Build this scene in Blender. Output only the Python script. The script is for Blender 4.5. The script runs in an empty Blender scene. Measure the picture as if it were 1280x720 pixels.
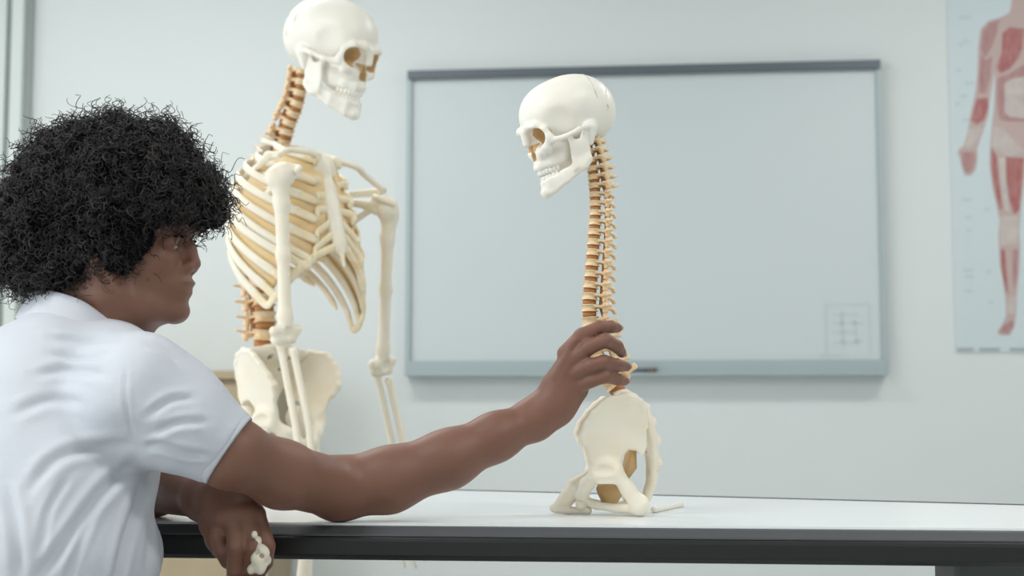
import bpy, math, random
import numpy as np
from mathutils import Matrix, Vector
random.seed(4); rng = np.random.default_rng(7)
SC = bpy.context.scene; COL = SC.collection
F32 = np.float32
# ------------------------------------------------------------------ camera geometry
FPX = 1778.0; HOR = 510.0; CAMZ = 0.90
TH = math.atan((HOR-360)/FPX)
CAM = np.array([0, 0, CAMZ]); FW = np.array([0, math.cos(TH), math.sin(TH)]); UPV = np.array([0, -math.sin(TH), math.cos(TH)])
def ray(px, py):
    return FW + UPV*((360-py)/FPX) + np.array([1., 0, 0])*((px-640)/FPX)
def U(px, py, D):                       # the point seen at a pixel, D metres along the camera axis
    return CAM + ray(px, py)*D
def on_plane(px, py, p0, n):
    r = ray(px, py); t = np.dot(np.array(p0)-CAM, n)/np.dot(r, n); return CAM + r*t
def on_z(px, py, z): return on_plane(px, py, (0, 0, z), (0, 0, 1))
# ------------------------------------------------------------------ object helpers
def tag(o, label=None, cat=None, group=None, kind=None):
    if label: o['label'] = label
    if cat: o['category'] = cat
    if group: o['group'] = group
    if kind: o['kind'] = kind
    return o
def empty(name, loc=(0, 0, 0), rz=0., sc=1.):
    o = bpy.data.objects.new(name, None); COL.objects.link(o)
    o.location = loc; o.rotation_euler = (0, 0, rz); o.scale = (sc, sc, sc); o.empty_display_size = .05
    return o
def mesh_of(name, V, Fc, mat, smooth=True):
    me = bpy.data.meshes.new(name)
    V = np.asarray(V, dtype=float)
    if isinstance(Fc, np.ndarray) and Fc.ndim == 2:
        n = Fc.shape[1]; me.vertices.add(len(V)); me.vertices.foreach_set('co', V.ravel())
        me.loops.add(Fc.size); me.loops.foreach_set('vertex_index', Fc.ravel().astype(np.int32))
        me.polygons.add(len(Fc)); me.polygons.foreach_set('loop_start', np.arange(0, Fc.size, n, dtype=np.int32))
        me.polygons.foreach_set('loop_total', np.full(len(Fc), n, dtype=np.int32))
    else:
        me.from_pydata([tuple(v) for v in V], [], [tuple(int(i) for i in f) for f in Fc])
    me.update(calc_edges=True); me.validate()
    if smooth: me.polygons.foreach_set('use_smooth', np.ones(len(me.polygons), dtype=bool))
    if mat: me.materials.append(mat)
    return me
def link(name, me, parent=None, M=None):
    o = bpy.data.objects.new(name, me); COL.objects.link(o)
    if parent is not None: o.parent = parent
    if M is not None: o.matrix_basis = M
    return o
def obj(name, VF, mat, parent=None, M=None, smooth=True):
    return link(name, mesh_of(name, VF[0], VF[1], mat, smooth), parent, M)
def world_obj(name, VF, mat, parent, smooth=True):   # vertices given in world space, stored in the parent's space
    off = np.array(parent.location)
    return obj(name, (np.asarray(VF[0])-off, VF[1]), mat, parent, None, smooth)
def bevel(o, w, seg=2):
    m = o.modifiers.new('bevel', 'BEVEL'); m.width = w; m.segments = seg; m.limit_method = 'ANGLE'; return o
def box(lo, hi):
    x0, y0, z0 = lo; x1, y1, z1 = hi
    V = [(x0,y0,z0),(x1,y0,z0),(x1,y1,z0),(x0,y1,z0),(x0,y0,z1),(x1,y0,z1),(x1,y1,z1),(x0,y1,z1)]
    return V, [(0,3,2,1),(4,5,6,7),(0,1,5,4),(1,2,6,5),(2,3,7,6),(3,0,4,7)]
def prism(poly, d):                     # poly: 3-D points; extruded by vector d
    n = len(poly); P = [np.array(p, float) for p in poly]; d = np.array(d, float)
    V = P + [p+d for p in P]
    Fc = [tuple(range(n)), tuple(range(2*n-1, n-1, -1))]+[(i, i+n, (i+1) % n+n, (i+1) % n) for i in range(n)]
    return V, Fc
def merge(*vfs):
    V = []; Fc = []
    for v, f in vfs:
        b = len(V); V += [tuple(p) for p in v]; Fc += [tuple(int(i)+b for i in q) for q in f]
    return V, Fc
def smoothpath(P, n):
    P = np.asarray(P, float); m = len(P)
    Q = np.vstack([2*P[0]-P[1], P, 2*P[-1]-P[-2]]); out = []
    for s in np.linspace(0, m-1-1e-6, n):
        i = int(s); t = s-i; a, b, c, d = Q[i], Q[i+1], Q[i+2], Q[i+3]
        out.append(.5*((2*b)+(-a+c)*t+(2*a-5*b+4*c-d)*t*t+(-a+3*b-3*c+d)*t**3))
    return np.array(out)
def sweep(P, ra, rb=None, up=(0, 0, 1), seg=10):     # ra across, rb along 'up'; scalars or per-point lists
    P = np.asarray(P, float); n = len(P); ra = np.broadcast_to(ra, n); rb = ra if rb is None else np.broadcast_to(rb, n)
    T = np.gradient(P, axis=0); T /= np.linalg.norm(T, axis=1)[:, None]+1e-12
    V = []; up = np.array(up, float)
    for i in range(n):
        s = np.cross(T[i], up); s /= np.linalg.norm(s)+1e-12; w = np.cross(s, T[i])
        for k in range(seg):
            a = 2*math.pi*k/seg; V.append(P[i]+s*ra[i]*math.cos(a)+w*rb[i]*math.sin(a))
    Fc = [(i*seg+k, (i+1)*seg+k, (i+1)*seg+(k+1) % seg, i*seg+(k+1) % seg) for i in range(n-1) for k in range(seg)]
    Fc += [tuple(range(seg)), tuple((n-1)*seg+k for k in range(seg-1, -1, -1))]
    return V, Fc
def lathe(prof, seg=32):                # (r, z) pairs about z
    V = []; n = len(prof)
    for r, z in prof:
        for k in range(seg):
            a = 2*math.pi*k/seg; V.append((r*math.cos(a), r*math.sin(a), z))
    Fc = [(i*seg+k, i*seg+(k+1) % seg, (i+1)*seg+(k+1) % seg, (i+1)*seg+k) for i in range(n-1) for k in range(seg)]
    Fc += [tuple(range(seg-1, -1, -1)), tuple((n-1)*seg+k for k in range(seg))]
    return V, Fc
# ------------------------------------------------------------------ implicit surfaces: smooth unions turned into one mesh
class SDF:
    def __init__(s, lo, hi, h):
        s.lo = np.array(lo, float); s.h = h
        s.n = np.ceil((np.array(hi, float)-s.lo)/h).astype(int)+1
        s.F = np.full(tuple(s.n), 1.0, dtype=F32)
        s.ax = [(s.lo[i]+h*np.arange(s.n[i])).astype(F32) for i in range(3)]
    def app(s, fn, lo, hi, k=.004, op='u'):
        m = k+2.5*s.h; sl = []
        for i in range(3):
            a = int(max(0, math.floor((lo[i]-m-s.lo[i])/s.h))); b = int(min(s.n[i], math.ceil((hi[i]+m-s.lo[i])/s.h)+1))
            if b <= a: return s
            sl.append(slice(a, b))
        X = s.ax[0][sl[0]][:, None, None]; Y = s.ax[1][sl[1]][None, :, None]; Z = s.ax[2][sl[2]][None, None, :]
        d = fn(X, Y, Z).astype(F32); A = s.F[tuple(sl)]
        if op == 'u':
            h = np.maximum(k-np.abs(A-d), 0)/max(k, 1e-9); s.F[tuple(sl)] = np.minimum(A, d)-h*h*(k/4)
        else:
            d = -d; h = np.maximum(k-np.abs(A-d), 0)/max(k, 1e-9); s.F[tuple(sl)] = np.maximum(A, d)+h*h*(k/4)
        return s
    def cone(s, a, b, r1, r2=None, k=.004, op='u'):
        r2 = r1 if r2 is None else r2
        a = np.array(a, float); b = np.array(b, float); ba = b-a; L = float(ba@ba)+1e-12; R = max(r1, r2)
        def fn(X, Y, Z):
            t = np.clip(((X-a[0])*ba[0]+(Y-a[1])*ba[1]+(Z-a[2])*ba[2])/L, 0, 1)
            return np.sqrt((X-a[0]-t*ba[0])**2+(Y-a[1]-t*ba[1])**2+(Z-a[2]-t*ba[2])**2)-(r1+(r2-r1)*t)
        return s.app(fn, np.minimum(a, b)-R, np.maximum(a, b)+R, k, op)
    def chain(s, pts, rs, k=.004, op='u'):
        for i in range(len(pts)-1): s.cone(pts[i], pts[i+1], rs[i], rs[i+1], k, op)
        return s
    def ell(s, c, r, k=.004, op='u', R=None):
        c = np.array(c, float); r = np.array(r, float)
        def fn(X, Y, Z):
            x = X-c[0]; y = Y-c[1]; z = Z-c[2]
            if R is not None: x, y, z = [R[0][j]*x+R[1][j]*y+R[2][j]*z for j in range(3)]
            k0 = np.sqrt((x/r[0])**2+(y/r[1])**2+(z/r[2])**2); k1 = np.sqrt((x/r[0]**2)**2+(y/r[1]**2)**2+(z/r[2]**2)**2)
            return k0*(k0-1)/(k1+1e-9)
        e = r if R is None else np.full(3, r.max())
        return s.app(fn, c-e, c+e, k, op)
    def box(s, c, r, rd=.002, k=.002, op='u', R=None):
        c = np.array(c, float); r = np.array(r, float)
        def fn(X, Y, Z):
            x = X-c[0]; y = Y-c[1]; z = Z-c[2]
            if R is not None: x, y, z = [R[0][j]*x+R[1][j]*y+R[2][j]*z for j in range(3)]
            q = [np.abs(v)-(r[i]-rd) for i, v in enumerate((x, y, z))]
            return np.sqrt(sum(np.maximum(v, 0)**2 for v in q))+np.minimum(np.maximum(q[0], np.maximum(q[1], q[2])), 0)-rd
        e = r if R is None else np.full(3, np.linalg.norm(r))
        return s.app(fn, c-e, c+e, k, op)
    def plate(s, poly, yf, t, k=.004, op='u', ylo=-.2, yhi=.2):   # polygon in x-z, y = yf(x,z), half thickness t
        P = np.array(poly, float); n = len(P)
        def fn(X, Y, Z):
            x = X[:, 0, :]+0*Z[0]; z = Z[0]+0*x
            d = np.full(x.shape, 1e9); sg = np.ones(x.shape)
            for i in range(n):
                a = P[i]; b = P[i-1]; e = b-a; wx = x-a[0]; wz = z-a[1]
                q = np.clip((wx*e[0]+wz*e[1])/(e@e), 0, 1); d = np.minimum(d, (wx-e[0]*q)**2+(wz-e[1]*q)**2)
                c1 = z >= a[1]; c2 = z < b[1]; c3 = e[0]*wz > e[1]*wx
                sg = np.where((c1 & c2 & c3) | (~c1 & ~c2 & ~c3), -sg, sg)
            d2 = (np.sqrt(d)*sg+t)[:, None, :]; dy = np.abs(Y-yf(x, z)[:, None, :])*.85
            return np.sqrt(np.maximum(d2, 0)**2+dy**2)-t
        return s.app(fn, (P[:, 0].min(), ylo, P[:, 1].min()), (P[:, 0].max(), yhi, P[:, 1].max()), k, op)
    def mesh(s, smooth=1):
        F = s.F; I = F < 0
        C = sum(I[i:I.shape[0]-1+i, j:I.shape[1]-1+j, k:I.shape[2]-1+k].astype(np.uint8) for i in (0, 1) for j in (0, 1) for k in (0, 1))
        act = np.argwhere((C > 0) & (C < 8)); N = len(act); idx = np.full(C.shape, -1, np.int32); idx[tuple(act.T)] = np.arange(N)
        S = np.zeros((N, 3)); W = np.zeros(N); cr = [(i, j, k) for i in (0, 1) for j in (0, 1) for k in (0, 1)]
        val = {c: F[act[:, 0]+c[0], act[:, 1]+c[1], act[:, 2]+c[2]].astype(float) for c in cr}
        for c in cr:
            for ax in range(3):
                if c[ax] == 0:
                    d = list(c); d[ax] = 1; d = tuple(d); a = val[c]; b = val[d]; m = (a < 0) != (b < 0)
                    t = a/np.where(m, a-b, 1); p = np.tile(np.array(c, float), (N, 1)); p[:, ax] = t; S[m] += p[m]; W[m] += 1
        V = s.lo+s.h*(act+S/W[:, None]); Q = []
        for ax in range(3):
            o = [a for a in range(3) if a != ax]
            A = I.take(range(I.shape[ax]-1), ax); B = I.take(range(1, I.shape[ax]), ax)
            e = np.argwhere(A != B); e = e[(e[:, o[0]] > 0) & (e[:, o[1]] > 0) & (e[:, o[0]] < I.shape[o[0]]-1) & (e[:, o[1]] < I.shape[o[1]]-1)]
            f = A[tuple(e.T)]
            q = []
            for (u, v) in ((0, 0), (-1, 0), (-1, -1), (0, -1)):
                g = e.copy(); g[:, o[0]] += u; g[:, o[1]] += v; q.append(idx[tuple(g.T)])
            q = np.stack(q, 1); flip = f if ax != 1 else ~f
            q[~flip] = q[~flip][:, ::-1]; Q.append(q)
        Q = np.vstack(Q); Q = Q[(Q >= 0).all(1)]
        for _ in range(smooth):
            A = np.zeros_like(V); n = np.zeros(len(V))
            for i in range(4):
                for j in (1, 3):
                    np.add.at(A, Q[:, i], V[Q[:, (i+j) % 4]]); np.add.at(n, Q[:, i], 1)
            n[n == 0] = 1; V = .5*V+.5*A/n[:, None]
        p = np.arange(len(V))
        for _ in range(600):
            m = p[Q].min(1); q = p.copy()
            for k in range(4): np.minimum.at(q, Q[:, k], m)
            q = q[q]
            if (q == p).all(): break
            p = q
        u, c = np.unique(p, return_counts=True); keep = np.isin(p, u[c > 60]); Q = Q[keep[Q[:, 0]]]
        used = np.unique(Q); mp = np.full(len(V), -1); mp[used] = np.arange(len(used)); return V[used], mp[Q]
def rotm(ax, deg):
    return np.array(Matrix.Rotation(math.radians(deg), 3, ax))
# ------------------------------------------------------------------ materials
def mat(name, col, rough=.5, sss=0., sssc=None, noise=None, bump=None, metal=0., spec=.5, coat=0., sheen=0., emit=None):
    m = bpy.data.materials.new(name); m.use_nodes = True; nt = m.node_tree; b = nt.nodes['Principled BSDF']
    b.inputs['Base Color'].default_value = (*col, 1); b.inputs['Roughness'].default_value = rough; b.inputs['Metallic'].default_value = metal
    b.inputs['Specular IOR Level'].default_value = spec; b.inputs['Coat Weight'].default_value = coat; b.inputs['Sheen Weight'].default_value = sheen
    if sss:
        b.inputs['Subsurface Weight'].default_value = sss; b.inputs['Subsurface Radius'].default_value = sssc or (1, .5, .25); b.inputs['Subsurface Scale'].default_value = .01
    if emit: b.inputs['Emission Color'].default_value = (*emit[0], 1); b.inputs['Emission Strength'].default_value = emit[1]
    tc = nt.nodes.new('ShaderNodeTexCoord')
    if noise:                            # (scale, other colour, stretch)
        nz = nt.nodes.new('ShaderNodeTexNoise'); nz.inputs['Scale'].default_value = noise[0]; nz.inputs['Detail'].default_value = 5
        mp = nt.nodes.new('ShaderNodeMapping'); mp.inputs['Scale'].default_value = noise[2] if len(noise) > 2 else (1, 1, 1)
        rp = nt.nodes.new('ShaderNodeValToRGB'); rp.color_ramp.elements[0].position = .35; rp.color_ramp.elements[1].position = .7
        rp.color_ramp.elements[0].color = (*col, 1); rp.color_ramp.elements[1].color = (*noise[1], 1)
        nt.links.new(tc.outputs['Object'], mp.inputs[0]); nt.links.new(mp.outputs[0], nz.inputs['Vector']); nt.links.new(nz.outputs['Fac'], rp.inputs[0]); nt.links.new(rp.outputs[0], b.inputs['Base Color'])
    if bump:                             # (scale, strength, distance, stretch)
        nz = nt.nodes.new('ShaderNodeTexNoise'); nz.inputs['Scale'].default_value = bump[0]; nz.inputs['Detail'].default_value = 4
        mp = nt.nodes.new('ShaderNodeMapping'); mp.inputs['Scale'].default_value = bump[3] if len(bump) > 3 else (1, 1, 1)
        bp = nt.nodes.new('ShaderNodeBump'); bp.inputs['Strength'].default_value = bump[1]; bp.inputs['Distance'].default_value = bump[2]
        nt.links.new(tc.outputs['Object'], mp.inputs[0]); nt.links.new(mp.outputs[0], nz.inputs['Vector']); nt.links.new(nz.outputs['Fac'], bp.inputs['Height']); nt.links.new(bp.outputs[0], b.inputs['Normal'])
    return m
M_wall = mat('wall_paint', (.635, .682, .676), .7, noise=(1.2, (.65, .695, .69)), bump=(180, .05, .002))
M_ceil = mat('ceiling_paint', (.8, .81, .81), .8, bump=(150, .05, .002))
M_floor = mat('floor_vinyl', (.50, .51, .50), .35, noise=(14, (.56, .57, .56)))
M_board = mat('whiteboard_surface', (.545, .605, .615), .35, noise=(.8, (.555, .615, .625)))
M_rail = mat('board_dark_rail', (.10, .125, .145), .4, metal=.2)
M_alu = mat('board_frame_grey', (.37, .44, .455), .45, metal=.1)
M_mark = mat('faint_board_marker', (.505, .575, .585), .5)
M_trimg = mat('grey_door_gap_shade', (.34, .38, .37), .6)  # shade of the door gaps given as a grey colour
M_trimw = mat('white_door_casing', (.60, .66, .63), .5, noise=(3, (.62, .67, .645)))
M_wood = mat('light_wood', (.42, .34, .22), .5, noise=(6, (.36, .29, .18), (1, 1, .1)))
M_top = mat('white_laminate', (.86, .90, .91), .25, noise=(9, (.84, .885, .895)))
M_suture = mat('grey_brown_suture', (.58, .54, .45), .6)
M_shade_cord = mat('ochre_shade_cord', (.50, .23, .07), .5, sss=.1)  # dark ochre standing for the shade between the vertebrae
M_rib_bounce = mat('golden_rib_bounce', (.86, .62, .30), .6, noise=(16, (.84, .66, .40)))  # warm bounce light of the rib cage put into the colour
M_edge = mat('black_table_edge', (.009, .0095, .010), .42, bump=(400, .1, .0005))
M_edge2 = mat('grey_edge_band', (.075, .078, .085), .4)
M_leg = mat('table_frame_grey', (.09, .10, .10), .45, metal=.2)
M_railg = mat('green_grey_rail', (.25, .31, .29), .5)
M_bone = mat('ivory_bone', (.90, .845, .72), .42, sss=.12, sssc=(1, .6, .3), noise=(22, (.88, .80, .64)), bump=(240, .08, .001))
M_skull = mat('pale_skull_bone', (.93, .90, .82), .38, sss=.1, sssc=(1, .7, .4), noise=(14, (.92, .875, .77)), bump=(200, .06, .001))
M_vert = mat('warm_vertebra_bone', (.80, .54, .29), .4, sss=.15, sssc=(1, .5, .2), noise=(55, (.92, .78, .56)), bump=(260, .1, .001))
M_disc = mat('tan_spinal_disc', (.46, .20, .06), .5, sss=.1, sssc=(1, .4, .1))  # disc colour, darkened to carry the shade of the spine recesses too
M_cart = mat('cream_cartilage', (.90, .80, .60), .5, sss=.15, sssc=(1, .6, .3), noise=(40, (.88, .74, .48)))
M_hollow_shade = mat('ochre_hollow_shade', (.63, .43, .22), .6, noise=(30, (.62, .38, .15)))  # shade inside bone hollows put into an ochre colour
M_dark = mat('dark_fitting', (.12, .10, .08), .5)
M_metal = mat('steel_rod', (.6, .6, .6), .25, metal=1.)
M_skin = mat('brown_skin', (.205, .096, .065), .50, sss=.12, sssc=(1, .35, .2), noise=(7, (.225, .102, .066)), bump=(520, .12, .0006))
M_lip = mat('lip_skin', (.17, .065, .055), .4, sss=.1)
M_nail = mat('fingernail', (.42, .27, .22), .3)
M_hair = mat('black_hair', (.016, .014, .015), .45, spec=.45, noise=(60, (.03, .024, .022)))
M_scalp = mat('dense_black_hair', (.007, .007, .008), .9, spec=.1, bump=(90, .8, .01))
M_shirt = mat('white_cotton', (.59, .62, .68), .85, sheen=.1, noise=(5, (.62, .65, .705)), bump=(20, .35, .005, (1, 1, 2.0)))
M_pants = mat('navy_trousers', (.03, .035, .06), .85, bump=(300, .2, .001))
M_shoe = mat('black_shoe', (.02, .02, .02), .4)
M_eye = mat('eye_white', (.42, .37, .34), .3); M_iris = mat('dark_iris', (.03, .015, .01), .1)
M_paper = mat('poster_paper', (.55, .63, .65), .6)
M_mus = mat('muscle_red', (.34, .10, .10), .6, noise=(30, (.42, .20, .19), (3, 1, .6)))
M_mus2 = mat('muscle_rose', (.42, .26, .25), .6, noise=(26, (.36, .19, .19), (3, 1, .6)))
M_ten = mat('tendon_cream', (.54, .50, .46), .6, noise=(20, (.46, .38, .37)))
M_skinp = mat('print_skin', (.47, .36, .34), .6)
M_print = mat('faint_blue_print', (.45, .54, .60), .6); M_printg = mat('grey_print', (.34, .38, .40), .6)
M_lamp = mat('lamp_diffuser', (.9, .9, .9), .6, emit=((1, .99, .97), 1.2))  # glow of the added ceiling lamps
# ------------------------------------------------------------------ room
A = math.radians(5.65); WN = np.array([math.sin(A), -math.cos(A), 0.]); WX = np.array([math.cos(A), math.sin(A), 0.])   # wall normal towards us, wall direction
# the wall recedes towards the left: its left end is farther
WX = np.array([math.cos(A), -math.sin(A), 0.]); WN = np.array([-math.sin(A), -math.cos(A), 0.])
W0 = U(810, 270, 5.2); W0[2] = 0
def wp(px, py, off=0.): return on_plane(px, py, W0+WN*off, WN)
def wl(p):                              # wall coordinates (s along, z)
    d = p-W0; return float(d@WX), float(p[2])
def wbox(s0, s1, z0, z1, o0, o1):       # box on the wall, o = distance out from it
    V, Fc = box((s0, o0, z0), (s1, o1, z1))
    return [W0+WX*x+WN*y+np.array([0, 0, z]) for x, y, z in V], [f[::-1] for f in Fc]
def rect_on_wall(x0, y0, x1, y1, off):  # pixel rectangle -> wall rectangle (mean edges)
    a = [wl(wp(x, y, off)) for x, y in ((x0, y0), (x1, y0), (x1, y1), (x0, y1))]
    return (a[0][0]+a[3][0])/2, (a[1][0]+a[2][0])/2, (a[2][1]+a[3][1])/2, (a[0][1]+a[1][1])/2
H = 3.0
SL, SR = -4.2, 4.2
tag(obj('wall_back', wbox(SL, SR, 0, H, -.12, 0), M_wall, smooth=False), kind='structure')
tag(obj('floor', wbox(SL, SR, -.1, 0, -.12, 8.2), M_floor, smooth=False), kind='structure')
tag(obj('ceiling', wbox(SL, SR, H, H+.1, -.12, 8.2), M_ceil, smooth=False), kind='structure')
tag(obj('wall_right', wbox(SR, SR+.12, 0, H, -.12, 8.2), M_wall, smooth=False), kind='structure')
tag(obj('wall_front', wbox(SL, SR, 0, H, 8.08, 8.2), M_wall, smooth=False), kind='structure')
# left wall with two tall window openings
wlft = merge(wbox(SL-.12, SL, 0, .7, -.12, 8.2), wbox(SL-.12, SL, 2.8, H, -.12, 8.2), wbox(SL-.12, SL, .7, 2.8, -.12, .5),
             wbox(SL-.12, SL, .7, 2.8, 3.7, 4.0), wbox(SL-.12, SL, .7, 2.8, 7.2, 8.2))
tag(obj('wall_left', wlft, M_wall, smooth=False), kind='structure')
for n, (o0, o1) in enumerate(((.5, 3.7), (4.0, 7.2))):
    w = empty('window_%d' % (n+1), W0+WX*SL+WN*((o0+o1)/2)+np.array([0, 0, .7])); tag(w, kind='structure')
    fr = merge(wbox(SL-.09, SL-.03, .7, .76, o0, o1), wbox(SL-.09, SL-.03, 2.74, 2.8, o0, o1), wbox(SL-.09, SL-.03, .76, 2.74, o0, o0+.06),
               wbox(SL-.09, SL-.03, .76, 2.74, o1-.06, o1), wbox(SL-.09, SL-.03, .76, 2.74, (o0+o1)/2-.03, (o0+o1)/2+.03))
    world_obj('window_frame', fr, M_trimw, w, False)
bb = wbox(-3.3, SR, 0, .09, 0, .015); tag(obj('baseboard_back', bb, M_trimw, smooth=False), kind='structure')
# door at the left edge: leaf, casing and grey strips painted as the shadow gaps
s0, s1, z0, z1 = rect_on_wall(-180, 0, 12, 700, 0)
dd = empty('door_1', W0+WX*((s0+s1)/2)); tag(dd, kind='structure')
sA = wl(wp(10, 100))[0]; sB = wl(wp(20, 100))[0]; sC = wl(wp(34, 100))[0]; sD = wl(wp(41, 100))[0]
world_obj('door_leaf', wbox(sA-.85, sA, 0, 2.75, 0, .03), M_trimw, dd, False)
world_obj('door_gap_shade', wbox(sA, sB, 0, 2.75, 0, .012), M_trimg, dd, False)
world_obj('door_casing', wbox(sB, sC, 0, 2.8, 0, .05), M_trimw, dd, False)
world_obj('door_gap_shade', wbox(sC, sD, 0, 2.8, 0, .02), M_trimg, dd, False)
# added ceiling lamps out of view; the rear row lights the fronts
for i, (s, o) in enumerate(((-1.6, 1.6), (1.6, 1.6), (-1.6, 4.6), (1.6, 4.6), (-1.6, 7.0), (1.6, 7.0))):
    c = W0+WX*s+WN*o+np.array([0, 0, H]); e = empty('added_ceiling_lamp', c, -A)
    obj('lamp_frame', box((-.62, -.17, -.05), (.62, .17, 0)), M_trimw, e, smooth=False)
    obj('lamp_diffuser', box((-.58, -.13, -.06), (.58, .13, -.05)), M_lamp, e, smooth=False)
    tag(e, 'added rectangular white ceiling lamp out of view', 'ceiling lamp', 'added ceiling lamps above the room')
# ------------------------------------------------------------------ whiteboard
s0, s1, z0, z1 = rect_on_wall(509, 84, 1104, 466, .03)
wb = empty('whiteboard', W0+WX*((s0+s1)/2)+np.array([0, 0, z0]))
tag(wb, 'wide pale grey whiteboard with a dark top rail mounted on the back wall', 'whiteboard')
zr = wl(wp(800, 92))[1]; zt = wl(wp(800, 450))[1]
world_obj('writing_surface', wbox(s0+.012, s1-.012, z0, z1-.01, .005, .022), M_board, wb, False)
world_obj('top_rail', wbox(s0, s1, z1-.026, z1+.004, .0, .045), M_rail, wb, False)
world_obj('side_frame', wbox(s0-.004, s0+.014, z0, z1-.026, .0, .035), M_alu, wb, False)
world_obj('side_frame', wbox(s1-.014, s1+.004, z0, z1-.026, .0, .035), M_alu, wb, False)
world_obj('marker_tray', merge(wbox(s0, s1, z0-.002, z0+.045, 0, .04), wbox(s0, s1, z0-.01, z0, 0, .075)), M_alu, wb, False)
def strokes(segs, w, off=.0225):
    out = []
    for (xa, ya, xb, yb) in segs:
        a = wl(wp(xa, ya, off)); b = wl(wp(xb, yb, off)); d = np.array([b[0]-a[0], b[1]-a[1]]); n = np.array([-d[1], d[0]])/(np.linalg.norm(d)+1e-9)*w
        q = [np.array(a)-n, np.array(b)-n, np.array(b)+n, np.array(a)+n]
        out.append(prism([W0+WX*u+WN*off+np.array([0, 0, v]) for u, v in q], WN*.0006))
    return merge(*out)
world_obj('faint_drawing', strokes([(1032, 382, 1086, 380), (1086, 380, 1088, 440), (1032, 382, 1033, 442), (1040, 393, 1074, 393), (1040, 404, 1080, 403),
          (1040, 415, 1070, 415), (1042, 428, 1078, 426), (1052, 388, 1054, 436), (1068, 400, 1072, 432), (1024, 445, 1060, 443)], .004), M_mark, wb, False)
a = W0+WX*wl(wp(786, 463, .06))[0]+WN*.06+np.array([0, 0, z0+.008]); b = W0+WX*wl(wp(822, 463, .06))[0]+WN*.06+np.array([0, 0, z0+.008])
pe = empty('marker_pen', (a+b)/2); tag(pe, 'slim dark marker pen lying on the whiteboard tray', 'pen')
world_obj('barrel', sweep([a, a*.35+b*.65], .008), M_rail, pe); world_obj('cap', sweep([a*.35+b*.65, b*.98+a*.02], .0095), M_dark, pe)
# ------------------------------------------------------------------ muscle chart
PO = .004
ps0 = wl(wp(1188, 200))[0]; pcx = 1284.; ps1 = 2*wl(wp(pcx, 200))[0]-ps0; pz0 = wl(wp(1235, 441))[1]; pz1 = wl(wp(1235, -70))[1]
po = empty('anatomy_poster', W0+WX*((ps0+ps1)/2)+np.array([0, 0, pz0])); tag(po, 'pale blue anatomy poster with a red muscle figure on the wall', 'poster')
world_obj('paper', wbox(ps0, ps1, pz0, pz1, .001, PO), M_paper, po, False)
def poster(name, pts, m, lay=1, mirror=True):
    off = PO+.0006*lay; sc = wl(wp(pcx, 200))[0]
    P = [wl(wp(x, y, off)) for x, y in pts]
    if name == 'figure':
        P = P+[(2*sc-u, v) for u, v in P[::-1]][1:-1]; mirror = False
    world_obj(name, prism([W0+WX*u+WN*off+np.array([0, 0, v]) for u, v in P], WN*.0005), m, po, False)
    if mirror: world_obj(name, prism([W0+WX*(2*sc-u)+WN*off+np.array([0, 0, v]) for u, v in P][::-1], WN*.0005), m, po, False)
sil = [(1284,-52),(1272,-50),(1265,-38),(1263,-22),(1265,-8),(1264,8),(1262,16),(1250,22),(1236,26),(1226,36),(1223,60),(1222,90),(1220,112),(1214,140),(1210,165),(1205,182),(1199,186),(1197,192),(1200,196),
       (1203,210),(1206,219),(1214,219),(1220,210),(1222,196),(1221,186),(1228,166),(1235,145),(1238,120),(1243,90),(1244,98),(1243,130),(1240,155),(1238,180),(1237,205),(1241,235),(1247,262),(1250,275),(1248,292),(1249,310),
       (1250,330),(1254,352),(1257,375),(1258,395),(1252,408),(1247,414),(1249,419),(1262,419),(1268,408),(1270,392),(1271,365),(1274,340),(1275,310),(1274,290),(1276,260),(1280,225),(1282,205),(1284,200)]
poster('figure', sil, M_skinp, 1)
poster('figure_muscle', [(1262,34),(1253,42),(1252,66),(1246,84),(1250,92),(1262,86),(1272,74),(1278,60),(1279,36)], M_mus, 2)
poster('figure_muscle', [(1250,24),(1236,29),(1228,40),(1226,62),(1232,72),(1240,58),(1246,40)], M_mus2, 2)
poster('figure_muscle', [(1226,66),(1224,95),(1224,116),(1232,118),(1238,96),(1240,70),(1232,76)], M_mus2, 2)
poster('figure_muscle', [(1221,124),(1214,150),(1220,156),(1230,150),(1236,134),(1234,122)], M_mus, 2)
poster('figure_muscle', [(1212,160),(1207,184),(1218,184),(1228,160)], M_ten, 2)
poster('figure_muscle', [(1202,190),(1203,206),(1208,216),(1215,214),(1219,200),(1218,190)], M_mus2, 3)
poster('figure_muscle', [(1246,100),(1246,130),(1250,150),(1262,152),(1281,152),(1281,80),(1262,92),(1250,96)], M_mus2, 2)
poster('figure_muscle', [(1256,104),(1256,140),(1262,146),(1281,148),(1281,96),(1266,98)], M_ten, 3)
poster('figure_muscle', [(1242,158),(1240,182),(1247,190),(1262,196),(1280,190),(1270,178),(1252,160)], M_ten, 2)
poster('figure_muscle', [(1239,185),(1240,215),(1244,240),(1250,262),(1253,262),(1249,230),(1246,196)], M_mus, 3)
poster('figure_muscle', [(1258,196),(1258,225),(1262,250),(1268,268),(1274,262),(1277,232),(1280,198)], M_mus, 3)
poster('figure_muscle', [(1248,198),(1251,232),(1256,262),(1262,266),(1259,240),(1256,196)], M_ten, 3)
poster('figure_muscle', [(1251,270),(1249,290),(1251,306),(1272,306),(1272,290),(1274,270)], M_ten, 2)
poster('figure_muscle', [(1251,312),(1252,336),(1257,362),(1260,368),(1258,340),(1256,312)], M_mus, 2)
poster('figure_muscle', [(1266,312),(1266,345),(1268,362),(1271,345),(1273,312)], M_mus2, 2)
poster('figure_muscle', [(1258,372),(1259,392),(1268,392),(1270,370)], M_ten, 2)
poster('figure_muscle', [(1254,407),(1249,414),(1260,417),(1266,408),(1266,400)], M_mus2, 3)
lb = []
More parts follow.
